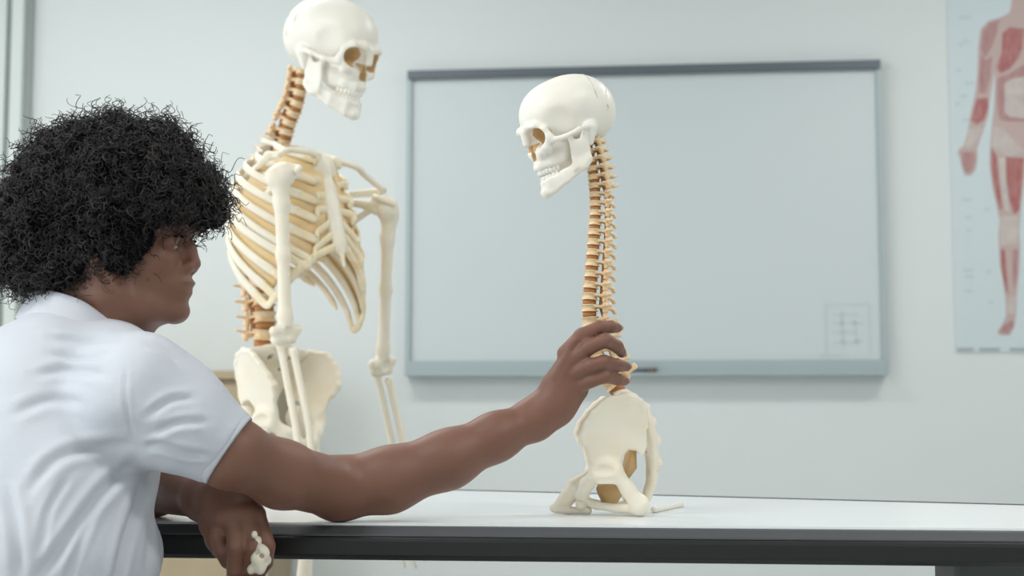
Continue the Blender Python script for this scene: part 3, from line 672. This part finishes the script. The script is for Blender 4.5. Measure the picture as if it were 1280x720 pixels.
# shoulders
hR = loc_of(U(351, 214, 2.79)); hL = loc_of(U(486, 257, 3.08)); eR = loc_of(U(357, 424, 2.79)); eL = loc_of(U(478, 464, 3.14))
for sd, h in ((-1, hR), (1, hL)):
    ac = h+np.array([-.012, -sd*.004, .032]); j = st_top+np.array([0, sd*.022, .010])
    obj('clavicle', sweep(smoothpath([j, j*.66+ac*.34+np.array([.016, 0, .006]), j*.33+ac*.67+np.array([-.006, 0, .012]), ac], 20), [.010]*2+[.0065]*16+[.008]*2, [.009]*2+[.0062]*16+[.006]*2), M_bone, sk)
    # shoulder blade on the back of the ribs, raised spine and acromion
    s = SDF(np.array([h[0]-.16, min(0, sd*.25), h[2]-.18]), np.array([h[0]+.05, max(0, sd*.25), h[2]+.07]), .0021)
    g = h+np.array([-.016, -sd*.022, -.002]); top = np.array([vt[8][0][0]-.048, sd*.075, h[2]+.028]); bot = np.array([vt[8][0][0]-.066, sd*.088, h[2]-.125])
    s.ell(g, (.010, .012, .019), .01).cone(g, g*.7+top*.3, .012, .007, .01)
    for t in np.linspace(0, 1, 16):
        q = bot*(1-t)+top*t; s.cone(q, g*(.15+.85*t)+bot*(1-(.15+.85*t))*1.0 if t < .85 else g, .0026, .0030, .004)
    s.chain([top, (top+bot)/2+np.array([-.004, -sd*.006, 0]), bot], [.0045, .0042, .0055], .004).chain([bot, g], [.005, .007], .004)
    s.chain([top*.8+bot*.2, top*.4+g*.6+np.array([-.022, 0, .012]), ac+np.array([-.02, sd*.006, .0]), ac], [.004, .006, .0085, .0075], .006)
    s.chain([g+np.array([.004, -sd*.006, .018]), g+np.array([.030, -sd*.010, .010]), h+np.array([.028, -sd*.014, .0])], [.007, .006, .006], .006)
    obj('scapula', s.mesh(1), M_bone, sk)
hum = mesh_of('humerus', *long_bone('humerus', .305), M_bone); hnd = mesh_of('hand_bones', *hand_bones_mesh(), M_bone)
for h, e, pw, sd, Dz in ((hR, eR, U(384, 588, 2.80), -1, 0), (hL, eL, U(505, 612, 3.10), 1, 0)):
    w = loc_of(pw); d = e-h; k = np.linalg.norm(d)/.305
    link('humerus', hum, sk, between(h, e, (0, 1, 0)) @ Matrix.Diagonal((1.08, 1.08*(1 if sd > 0 else -1)*-1, k, 1)))
    ax = (w-e)/np.linalg.norm(w-e); sx = np.cross(ax, (1, 0, 0)); sx /= np.linalg.norm(sx)
    f = np.array([.79, .61, 0]) if sd < 0 else np.array([.8, .55, 0]); f = f-ax*(f@ax); f /= np.linalg.norm(f)
    obj('ulna', bowed([e+ax*-.006-f*.012, e+ax*.08-f*.010, e+ax*.17-f*.008, w-f*.012], .0076), M_bone, sk)
    obj('radius', bowed([e+ax*.016+f*.010, e+ax*.08+f*.013, e+ax*.17+f*.016, w+f*.010], .0076), M_bone, sk)
    link('hand_bones', hnd, sk, between(w+ax*.004, w+ax*.2, tuple(f)))
# legs, stand
fem = mesh_of('femur', *long_bone('femur', .43), M_bone); tib = mesh_of('tibia', *long_bone('tibia', .37), M_bone); foo = mesh_of('foot_bones', *foot_bones_mesh(), M_bone)
hipc = mx(756, 590)-mx(772, 490)
for sd in (-1, 1):
    h = B(hipc[0], sd*.105, hipc[2]); kf = Z0+hipc[2]; kn = np.array([h[0]+.01, sd*.085, kf-.43]); an = np.array([h[0]-.005, sd*.08, .075])
    link('femur', fem, sk, between(h, kn, (0, -sd, 0)))
    link('tibia', tib, sk, between(kn-np.array([0, 0, .015]), an, (0, 1, 0)) @ Matrix.Diagonal((1, 1, (kn[2]-.015-an[2])/.37, 1)))
    a0 = kn+np.array([-.016, sd*.03, -.04]); a1 = an+np.array([-.012, sd*.026, .0])
    obj('fibula', bowed([a0, (a0+a1)/2, a1], .0055), M_bone, sk); link('foot_bones', foo, sk, Matrix.Translation((an[0]-.005, an[1], .001+.02)))
    q = B(.03, 0, -.05)
obj('stand_pole', sweep([(.01, 0, .03), (.01, 0, Z0-.16), (-.02, 0, Z0-.12), (-.035, 0, Z0-.10)], .011), M_metal, sk)
sb = merge(*[sweep([(.01, 0, .045), (.01+.3*math.cos(a), .3*math.sin(a), .035)], [.016, .012], [.012, .010]) for a in [math.pi*2*i/5+.3 for i in range(5)]])
bs = obj('stand_base', sb, M_metal, sk)
for i in range(5):
    a = math.pi*2*i/5+.3; V, Fc = lathe([(.001, -.009), (.019, -.009), (.021, 0), (.019, .009), (.001, .009)], 16)
    obj('caster', ([(.01+.3*math.cos(a)+x, .3*math.sin(a)+z, .021+y) for x, y, z in V], Fc), M_dark, bs)
# ------------------------------------------------------------------ person
hips = U(10, 885, 1.72)
pr = empty('person', (hips[0], hips[1], 0)); tag(pr, 'person with curly black hair and white short sleeved shirt grasping the spine model', 'person')
HO = U(148, 291, 1.85)                   # head centre, face along +x
def hd(x, y, z): return HO+np.array([x, y, z])
PS = 1.0
b = SDF((-.60, 1.44, .62), (.20, 2.14, 1.19), .0026)
K = .02
# head
b.ell(hd(-.012, 0, .030), (.092, .074, .085), K).ell(hd(.030, 0, .010), (.058, .060, .070), K)
b.ell(hd(.042, 0, -.050), (.046, .050, .055), K).ell(hd(.035, 0, -.085), (.042, .044, .030), K)
for y in (-1, 1):
    b.chain([hd(-.005, y*.060, -.055), hd(.005, y*.055, -.082), hd(.045, y*.034, -.100), hd(.072, y*.012, -.105)], [.016, .015, .013, .012], .016)
    b.ell(hd(.060, y*.036, -.038), (.020, .018, .018), .014)                   # cheek
    b.ell(hd(.084, y*.033, -.012), (.014, .018, .012), .010, 's')
    b.chain([hd(.088, y*.006, .006), hd(.086, y*.028, .008), hd(.074, y*.046, .002)], [.008, .008, .007], .008)
    b.ell(hd(.0768, y*.0315, -.0130), (.0125, .0150, .0118), .003)               # lids
    b.ell(hd(.093, y*.0125, -.046), (.009, .0065, .007), .005)                # nostril wing
    b.ell(hd(-.012, y*.074, -.022), (.018, .008, .030), .005, R=rotm('Y', -12)); b.ell(hd(-.008, y*.083, -.020), (.010, .006, .017), .003, 's')
b.ell(hd(.080, 0, -.102), (.0145, .018, .0135), .012)                           # chin
b.chain([hd(.086, 0, .004), hd(.094, 0, -.022), hd(.0985, 0, -.040)], [.0060, .0070, .0098], .008)
b.ell(hd(.078, 0, -.070), (.018, .028, .024), .012)
b.ell(hd(.0915, 0, -.0655), (.0090, .022, .0055), .004); b.ell(hd(.0885, 0, -.0775), (.0085, .019, .0058), .004)
b.cone(hd(.100, -.02, -.0715), hd(.100, .02, -.0715), .0016, .0016, .002, 's'); b.ell(hd(.098, 0, -.090), (.006, .015, .005), .004, 's')
b.ell(hd(.097, -.0065, -.0525), (.004, .0028, .003), .002, 's').ell(hd(.097, .0065, -.0525), (.004, .0028, .003), .002, 's')
# neck and trunk
nb = U(98, 425, 1.85)
b.chain([hd(-.025, 0, -.03), hd(-.018, 0, -.11), nb], [.058, .054, .064], .03).ell(hd(.020, 0, -.118), (.022, .02, .018), .02)
TR = [('e', U(78, 545, 1.78), (.120, .138, .150)), ('e', U(62, 482, 1.845), (.105, .145, .080)), ('e', U(58, 690, 1.70), (.128, .127, .17)), ('e', U(20, 840, 1.70), (.135, .150, .12))]
shR = U(180, 493, 1.68); shL = U(160, 478, 2.01)
def trunk(s, g, k, nb=nb, rn=.066):
    for _, c, r in TR: s.ell(c, np.array(r)+g, k)
    s.cone(shR, shL, .055+g, .055+g, k).cone(nb, nb+np.array([0, 0, .02]), rn+g, rn-.006+g, k)
trunk(b, -.014, .04)
elR = U(424, 611, 1.858); wrR = U(668, 524, 1.93)
armR = [shR, U(288, 566, 1.685), U(352, 593, 1.755), elR]
b.chain(armR, [.046, .0395, .0390, .0385], .02)
b.chain([elR, U(485, 600, 1.872), U(560, 574, 1.888), U(620, 546, 1.908), wrR], [.0385, .0405, .0365, .0300, .0245], .02)
# right hand: palm, four fingers in front of the backbone, thumb behind it
def finger(pts, rs, k=.003):
    b.chain(pts, rs, k)
palm = [U(668, 522, 1.93), U(690, 490, 1.935), U(708, 458, 1.938), U(706, 495, 1.94)]
b.chain([wrR, U(690, 502, 1.932), U(712, 462, 1.932)], [.0235, .0205, .0145], .02).chain([wrR, U(697, 510, 1.936), U(722, 488, 1.938)], [.022, .018, .0145], .02)
b.chain([U(692, 478, 1.932), U(712, 446, 1.930)], [.0135, .0115], .015).chain([U(700, 490, 1.934), U(726, 472, 1.932)], [.015, .0125], .015)
FR = [([(706, 442, 1.930), (727, 419, 1.926), (749, 409.5, 1.929), (764, 408.5, 1.938), (772, 410, 1.948)], [.0112, .0100, .0096, .0086, .0070]),
      ([(713, 452, 1.926), (736, 434, 1.917), (757, 425.5, 1.914), (771, 433, 1.925), (777, 441, 1.938)], [.0118, .0104, .0100, .0090, .0072]),
      ([(716, 468, 1.925), (738, 457, 1.914), (755, 452.5, 1.912), (772, 456.5, 1.925), (783, 458.5, 1.938)], [.0118, .0100, .0097, .0086, .0070]),
      ([(718, 484, 1.928), (739, 476, 1.918), (757, 470.5, 1.916), (772, 474.5, 1.928), (781, 476.5, 1.940)], [.0112, .0092, .0090, .0080, .0066])]
nailsR = []
for P, R in FR:
    Q = [U(*p) for p in P]; finger(Q, R); nailsR.append((Q[-2], Q[-1], R[-1]))
T = [U(683, 505, 1.948), U(700, 468, 1.978), U(722, 440, 2.002), U(746, 424, 2.012)]; finger(T, [.017, .0135, .0115, .0090], .008)
for (x, y), (x2, y2) in (((693, 470), (716, 428)), ((700, 476), (714, 448))):      # raised tendons
    b.cone(U(x, y, 1.917), U(x2, y2, 1.918), .003, .003, .006)
# left arm: forearm along the table, hand hanging over the front edge
bR = b; b = SDF((-.60, 1.44, .62), (.20, 2.14, 1.19), .0026)
elL = U(150, 600, 2.03); wrL = U(258, 622, 1.815)
wrL = np.array([wrL[0], wrL[1], TZ+.033])
elL[2] = TZ+.047
b.chain([shL, elL], [.050, .040], .03).chain([elL, elL*.6+wrL*.4, wrL], [.038, .035, .0255], .03)
kd = [U(272, 632, 1.795), U(290, 622, 1.775), U(306, 628, 1.778), U(318, 640, 1.785)]
b.chain([wrL, U(284, 618, 1.785), U(300, 640, 1.752)], [.0235, .0215, .017], .02).chain([wrL, U(272, 626, 1.775), U(280, 645, 1.750)], [.0235, .0195, .016], .02).chain([U(290, 620, 1.79), U(318, 645, 1.765)], [.0185, .015], .02)
FL = [([(272, 646, 1.757), (272, 668, 1.747), (277, 688, 1.748), (283, 703, 1.755)], [.0120, .0105, .0095, .0078]),
      ([(293, 650, 1.745), (295, 682, 1.735), (294, 712, 1.744), (290, 738, 1.762)], [.0128, .0112, .0102, .0085]),
      ([(311, 652, 1.750), (318, 684, 1.737), (315, 712, 1.748), (305, 732, 1.764)], [.0120, .0104, .0096, .0080]),
      ([(325, 655, 1.760), (335, 682, 1.752), (333, 703, 1.760), (322, 722, 1.772)], [.0108, .0092, .0084, .0070])]
nailsL = []
for P, R in FL:
    Q = [U(*p) for p in P]; finger(Q, R); nailsL.append((Q[-2], Q[-1], R[-1]))
finger([U(262, 636, 1.79), U(262, 656, 1.772), U(268, 676, 1.766), U(273, 690, 1.768)], [.0150, .0120, .0100, .0080], .008)
bR.F = np.minimum(bR.F, b.F); b = bR; V, Q = b.mesh(2)
body = world_obj('body', (V, Q), M_skin, pr)
def nail(tipa, tipb, r, out):
    d = (tipb-tipa)/np.linalg.norm(tipb-tipa); o = np.array(out, float); o -= d*(o@d); o /= np.linalg.norm(o); s_ = np.cross(d, o)
    c = tipb+d*r*.10+o*r*.80; P = []; Fc = []
    for i in range(7):
        for j in range(5):
            u = (i-3)/3; v = (j-2)/2; P.append(c+s_*(u*r*.58)+d*(v*r*.75)*math.sqrt(max(0.05, 1-.55*u*u))-o*(u*u*r*.28)+o*(.0006-.0004*abs(v)))
    for i in range(6):
        for j in range(4): Fc.append((i*5+j, (i+1)*5+j, (i+1)*5+j+1, i*5+j+1))
    n = len(P); P += [p-o*.0012 for p in P]; Fc2 = [tuple(k+n for k in f[::-1]) for f in Fc]
    return P, Fc+Fc2
for a_, b_, r in nailsR: world_obj('fingernail', nail(a_, b_, r, (.35, -1, .25)), M_nail, pr)
for a_, b_, r in nailsL: world_obj('fingernail', nail(a_, b_, r, (.1, -1, .1)), M_nail, pr)
for y in (-1, 1):
    V_, F_ = lathe([(.0001, -.0108), (.006, -.009), (.0098, -.0045), (.0108, 0), (.0098, .0045), (.006, .009), (.0001, .0108)], 20)
    world_obj('eye', ([hd(.0782+z, y*.0310+y_, -.0145+x) for x, y_, z in V_], F_), M_eye, pr)
    world_obj('iris', ([hd(.0850+z*.45, y*.0315+y_*.62, -.0155+x*.62) for x, y_, z in V_], F_), M_iris, pr)
    P = smoothpath([hd(.091, y*.010, .006), hd(.0915, y*.026, .0115), hd(.081, y*.047, .004)], 14)
    world_obj('eyebrow', sweep(P, [.0012]+[.0028]*12+[.001], [.001]+[.0035]*12+[.001]), M_scalp, pr)
    P = smoothpath([hd(.086, y*.018, -.008), hd(.0925, y*.031, -.0075), hd(.084, y*.045, -.010)], 12)
    world_obj('eyelashes', sweep(P, .0026, .0012), M_scalp, pr)
# ------------------------------------------------------------------ shirt
s = SDF((-.76, 1.42, .50), (-.22, 2.16, 1.08), .0034)
trunk(s, .004, .045, nb-np.array([0, 0, .045]), .060)
hm = U(283, 561, 1.682)
d_ = (hm-shR)/np.linalg.norm(hm-shR)
s.chain([shR+np.array([-.004, 0, -.002]), shR*.45+hm*.55, hm+d_*.012], [.058, .0505, .0465], .04).cone(U(124, 466, 1.80), shR, .056, .050, .04)
hl = shL*.5+elL*.5; s.chain([shL, hl], [.063, .054], .035)
s.cone(hm-d_*.045, hm+d_*.09, .0385, .0445, .004, 's')
def cut(X, Y, Z): return -((X-hm[0])*d_[0]+(Y-hm[1])*d_[1]+(Z-hm[2])*d_[2])+.006+0*X
def cutb(X, Y, Z):                       # everything past the sleeve hem
    q = -((X-hm[0])*d_[0]+(Y-hm[1])*d_[1]+(Z-hm[2])*d_[2])+.002
    r = np.sqrt((X-hm[0])**2+(Y-hm[1])**2+(Z-hm[2])**2)-.09
    return np.maximum(q, r)
s.app(cutb, hm-.09, hm+.09, .002, 's')
V, Q = s.mesh(5)
# cloth folds: long shallow creases pressed into the surface
N = np.zeros_like(V); e1 = V[Q[:, 2]]-V[Q[:, 0]]; e2 = V[Q[:, 3]]-V[Q[:, 1]]; fnr = np.cross(e1, e2)
for i in range(4): np.add.at(N, Q[:, i], fnr)
N /= np.linalg.norm(N, axis=1)[:, None]+1e-12
px_ = V-CAM; dep = px_@FW; PX = np.stack([640+FPX*px_[:, 0]/dep, 360-FPX*(px_@UPV)/dep], 1)
near = np.clip((1.86-V[:, 1])/.06, 0, 1)
folds = [([(172,575),(130,612),(88,668),(40,735)], 9, .0075), ([(168,560),(120,560),(70,575),(30,620)], 9, .006), ([(176,590),(168,640),(150,700),(140,760)], 8, .006),
         ([(205,600),(196,650),(180,720)], 7, .004), ([(178,560),(200,556),(232,566),(262,572)], 6, .005), ([(190,540),(225,528),(262,528)], 6, .0045), ([(182,520),(215,500),(245,498)], 6, .004),
         ([(158,455),(158,500),(166,548)], 3.2, .0018), ([(60,440),(100,446),(140,440)], 6, .005), ([(60,420),(105,424),(150,421)], 5, .005), ([(40,470),(90,462),(135,470)], 7, .005),
         ([(180,430),(205,438),(228,455)], 5, .003), ([(10,520),(60,500),(110,505)], 8, .004), ([(5,600),(20,660),(25,730)], 9, .005), ([(90,590),(60,640),(50,700)], 6, .003), ([(120,640),(95,690),(80,740)], 6, .0035)]
D = np.zeros(len(V))
for P, w, dp in folds:
    P2 = smoothpath([(p[0], p[1]) for p in P], 110); m = np.full(len(V), 1e9); tt = np.zeros(len(V))
    for i, q in enumerate(P2):
        r = (PX[:, 0]-q[0])**2+(PX[:, 1]-q[1])**2; c = r < m; m[c] = r[c]; tt[c] = i/109
    r = np.sqrt(m); fade = np.clip(np.minimum(tt, 1-tt)*5, .15, 1)
    D += fade*dp*.9*(-np.exp(-(r/(w*.72))**2)+.5*np.exp(-((r-1.5*w)/(w*.8))**2))
wv = .0016*(np.sin(V[:, 2]*70+V[:, 0]*25)+np.sin(V[:, 0]*55-V[:, 2]*38+V[:, 1]*30))
V = V+N*(D*near+wv)[:, None]
world_obj('shirt', (V, Q), M_shirt, pr)
hemr = []
u_ = np.cross(d_, (0, 1, 0)); u_ /= np.linalg.norm(u_); v_ = np.cross(d_, u_)
for i in range(41):
    a = 2*math.pi*i/40; hemr.append(hm-d_*.004+u_*.0455*math.cos(a)+v_*.0455*math.sin(a))
world_obj('sleeve_hem', sweep(hemr, .0018, .009, tuple(d_), 8), M_shirt, pr)
# collar: a folded band round the neck, open at the throat
def ring(pts, n): return smoothpath(pts, n)
cc = U(98, 402, 1.85)
base = [U(160, 416, 1.805), U(128, 412, 1.770), U(92, 402, 1.757), U(58, 388, 1.775), U(38, 382, 1.85), U(52, 386, 1.925), U(90, 396, 1.945), U(126, 405, 1.925), U(154, 411, 1.890)]
top = [U(156, 406, 1.815), U(134, 394, 1.785), U(105, 373, 1.772), U(72, 362, 1.785), U(47, 359, 1.85), U(63, 361, 1.915), U(100, 371, 1.928), U(130, 388, 1.912), U(151, 401, 1.885)]
out = [U(159, 428, 1.778), U(120, 437, 1.724), U(74, 424, 1.716), U(34, 408, 1.75), U(18, 398, 1.85), U(36, 402, 1.94), U(84, 416, 1.965), U(124, 424, 1.945), U(154, 428, 1.905)]
n = 48; A_, B_, C_ = ring(base, n), ring(top, n), ring(out, n)
rows = [A_, A_*.5+B_*.5, B_, B_*.75+C_*.25+(B_-A_)*.16, B_*.45+C_*.55, C_]
Vc = np.vstack(rows); Fc = [(r*n+i, r*n+i+1, (r+1)*n+i+1, (r+1)*n+i) for r in range(len(rows)-1) for i in range(n-1)]
co = world_obj('collar', (Vc, Fc), M_shirt, pr); m_ = co.modifiers.new('t', 'SOLIDIFY'); m_.thickness = .0034; m_.offset = 0; m_ = co.modifiers.new('s', 'SUBSURF'); m_.levels = 1; m_.render_levels = 1
# ------------------------------------------------------------------ trousers, shoes
s = SDF((-.80, 1.40, .03), (-.05, 2.0, .72), .006)
s.ell(hips+np.array([0, 0, .02]), (.145, .16, .125), .03)
kn = []
for sd in (-1, 1):
    k_ = np.array([hips[0]+.42, hips[1]+sd*.10, .50]); an = np.array([k_[0]+.02, k_[1], .12]); kn.append(an)
    s.chain([hips+np.array([0, sd*.085, -.03]), k_], [.085, .065], .03).chain([k_, an], [.062, .05], .02)
world_obj('trousers', s.mesh(2), M_pants, pr)
for an in kn:
    s = SDF(an+np.array([-.12, -.07, -.121]), an+np.array([.25, .07, .08]), .004)
    s.ell(an+np.array([.0, 0, -.075]), (.05, .042, .045), .02).chain([an+np.array([.03, 0, -.08]), an+np.array([.14, 0, -.09])], [.038, .028], .02).cone(an, an-np.array([0, 0, .05]), .04, .04, .02)
    world_obj('shoe', s.mesh(1), M_shoe, pr)
st = empty('stool', (hips[0], hips[1], 0)); tag(st, 'round stool the person in the white shirt sits on', 'stool')
SZ = hips[2]-.118
obj('seat', lathe([(.001, SZ-.04), (.14, SZ-.04), (.15, SZ-.02), (.145, SZ), (.001, SZ)], 40), M_shoe, st)
obj('column', lathe([(.025, .05), (.025, SZ-.04)], 20), M_metal, st)
obj('base', lathe([(.001, 0), (.15, 0), (.14, .02), (.03, .05), (.001, .05)], 40), M_metal, st)
# ------------------------------------------------------------------ hair
blobs = [((140, 242, 1.85), (.112, .108, .100)), ((222, 250, 1.85), (.051, .080, .056)), ((62, 285, 1.85), (.070, .092, .078)), ((96, 335, 1.85), (.062, .075, .040)), ((178, 210, 1.85), (.068, .085, .058)),
         ((98, 218, 1.85), (.068, .085, .060)), ((155, 305, 1.85), (.058, .088, .048)), ((190, 296, 1.85), (.032, .076, .042)), ((148, 338, 1.85), (.046, .084, .028)), ((120, 350, 1.85), (.040, .070, .024)), ((116, 318, 1.85), (.050, .100, .036)), ((30, 330, 1.85), (.032, .06, .035)), ((258, 272, 1.85), (.022, .05, .022))]
s = SDF(U(-40, 400, 1.85)-np.array([0, .2, 0]), U(310, 90, 1.85)+np.array([0, .2, 0]), .004)
s.lo[1] = HO[1]-.17; s.ax[1] = (s.lo[1]+s.h*np.arange(s.n[1])).astype(F32)
BL = [(U(*c), np.array(r)) for c, r in blobs]
for c, r in BL: s.ell(c, r*.93, .02)
rb_ = np.random.default_rng(3)
for c, r in BL[:7]:                      # rounded clumps of curls
    for _ in range(46):
        d = rb_.normal(0, 1, 3); d /= np.linalg.norm(d); q = c+d*r*.90
        if q[0] > HO[0]+.055 and q[2] < HO[2]+.01: continue
        s.ell(q, np.full(3, rb_.uniform(.010, .019)), .006)
s.box(hd(.105, 0, -.055), (.045, .07, .065), .02, .01, 's')
V, Q = s.mesh(1)
N = np.zeros_like(V); fnr = np.cross(V[Q[:, 2]]-V[Q[:, 0]], V[Q[:, 3]]-V[Q[:, 1]])
for i in range(4): np.add.at(N, Q[:, i], fnr)
N /= np.linalg.norm(N, axis=1)[:, None]+1e-12
if ((V-V.mean(0))*N).sum() < 0: N = -N
hair_root = world_obj('hair', (V+N*(rng.random(len(V))*.006-.003)[:, None], Q), M_scalp, pr)
face_ = (V[:, 0] > HO[0]+.020) & (V[:, 2] < HO[2]+.004+.5*np.maximum(V[:, 0]-HO[0]-.10, 0))
OKV = np.where(~face_)[0]; FCV = np.where(face_ & (V[:, 0] < HO[0]+.072))[0]
def curls(n, lo, hi, rh, rt, turns, src=OKV):
    ii = src[rng.integers(0, len(src), n)]; p0 = V[ii]-N[ii]*.006; d = N[ii]+rng.normal(0, .42, (n, 3)); d /= np.linalg.norm(d, axis=1)[:, None]
    L = rng.uniform(lo, hi, n); S = 30; t = np.linspace(0, 1, S)
    a = np.cross(d, rng.normal(0, 1, (n, 3))); a /= np.linalg.norm(a, axis=1)[:, None]; c = np.cross(d, a)
    R = rng.uniform(*rh, n)[:, None]*(.5+.6*t); ph = rng.uniform(0, 6.28, n)[:, None]+t*2*math.pi*rng.uniform(*turns, n)[:, None]
    bend = rng.normal(0, .010, (n, 3)); bend[:, 2] -= .004
    P = p0[:, None]+d[:, None]*(L[:, None]*t)[..., None]+a[:, None]*(R*np.cos(ph))[..., None]+c[:, None]*(R*np.sin(ph))[..., None]+bend[:, None]*(t**2)[None, :, None]
    T = np.gradient(P, axis=1); T /= np.linalg.norm(T, axis=2)[..., None]; u = np.cross(T, d[:, None]+.01); u /= np.linalg.norm(u, axis=2)[..., None]+1e-9; w = np.cross(T, u)
    rr = (rng.uniform(*rt, n)[:, None]*(1-.6*t))[..., None]
    ring_ = np.stack([P+u*rr*math.cos(k)+w*rr*math.sin(k) for k in (0, 2.094, 4.189)], 2)
    VV = ring_.reshape(-1, 3); i0 = (np.arange(n)[:, None]*S+np.arange(S-1))[..., None]*3
    q = np.concatenate([np.stack([i0[..., 0]+k, i0[..., 0]+(k+1) % 3, i0[..., 0]+3+(k+1) % 3, i0[..., 0]+3+k], -1).reshape(-1, 4) for k in range(3)])
    return VV, q
parts_ = [curls(420, .006, .013, (.0022, .0038), (.0007, .0011), (1.2, 2.4), FCV), curls(4600, .010, .024, (.0030, .0055), (.0008, .0013), (1.8, 3.6)), curls(1500, .011, .021, (.0035, .0058), (.0008, .0011), (2.4, 4.2)), curls(50, .020, .034, (.005, .008), (.0005, .0008), (2, 3.6))]
VV = []; QQ = []; bse = 0
for v, q in parts_: VV.append(v); QQ.append(q+bse); bse += len(v)
VV = np.vstack(VV); QQ = np.vstack(QQ)
cu = world_obj('curls', (VV, QQ), M_hair, pr); cu.parent = hair_root
# ------------------------------------------------------------------ small bone held in the hanging hand
hp = U(328, 695, 1.73); hbn = empty('hand_held_bone', hp); tag(hbn, 'small lumpy ivory bone held in the fingers of the hanging hand', 'bone')
s = SDF(hp-.035, hp+.035, .0012)
for (x, y, r) in ((322, 676, .006), (326, 686, .0055), (331, 692, .007), (334, 700, .006), (326, 704, .007), (319, 698, .006), (318, 668, .0045), (314, 712, .006), (326, 713, .005)):
    s.ell(U(x, y, 1.731+.006*math.sin(x)), (r*.86, r*.9, r), .009)
for (x, y) in ((327, 695), (334, 704), (321, 690)): s.ell(U(x, y, 1.720), (.003, .008, .003), .002, 's')
world_obj('bone_surface', s.mesh(1), M_bone, hbn)
# ------------------------------------------------------------------ light
w = bpy.data.worlds.new('sky'); SC.world = w; w.use_nodes = True
w.node_tree.nodes['Background'].inputs[0].default_value = (.86, .93, 1., 1); w.node_tree.nodes['Background'].inputs[1].default_value = .9
def area(name, c, target, sx, sy, power, col=(1, 1, 1)):
    l = bpy.data.lights.new(name, 'AREA'); l.shape = 'RECTANGLE'; l.size = sx; l.size_y = sy; l.energy = power; l.color = col
    o = bpy.data.objects.new(name, l); COL.objects.link(o); o.location = c
    o.rotation_euler = (Vector(target)-Vector(c)).to_track_quat('-Z', 'Y').to_euler(); return o
# daylight through the left windows
for o_, p_ in ((2.1, 34), (5.6, 70)):
    c = W0+WX*(SL+.02)+WN*o_+np.array([0, 0, 1.75]); area('window_daylight', c, c+WX, 2.0, 3.1, p_, (.95, .98, 1))
for i, (s_, o_) in enumerate(((-1.6, 1.6), (1.6, 1.6), (-1.6, 4.6), (1.6, 4.6), (-1.6, 7.0), (1.6, 7.0))):  # fill light from the added ceiling lamps
    c = W0+WX*s_+WN*o_+np.array([0, 0, H-.07]); area('added_lamp_fill', c, c-np.array([0, 0, 1]), 1.2, .3, (26 if o_ < 3 else (29 if o_ < 5 else 10)), (1, .98, .95))
# ------------------------------------------------------------------ camera
cd = bpy.data.cameras.new('camera'); cam = bpy.data.objects.new('camera', cd); COL.objects.link(cam)
cd.sensor_width = 36; cd.lens = FPX/1280*36; cam.location = CAM; cam.rotation_euler = (math.pi/2+TH, 0, 0); cd.clip_start = .05
cd.dof.use_dof = True; cd.dof.focus_distance = 1.92; cd.dof.aperture_fstop = 5.0
SC.camera = cam
SC.view_settings.view_transform = 'Standard'; SC.view_settings.look = 'None'; SC.view_settings.gamma = 1; SC.view_settings.exposure = 0.0; SC.view_settings.use_curve_mapping = False
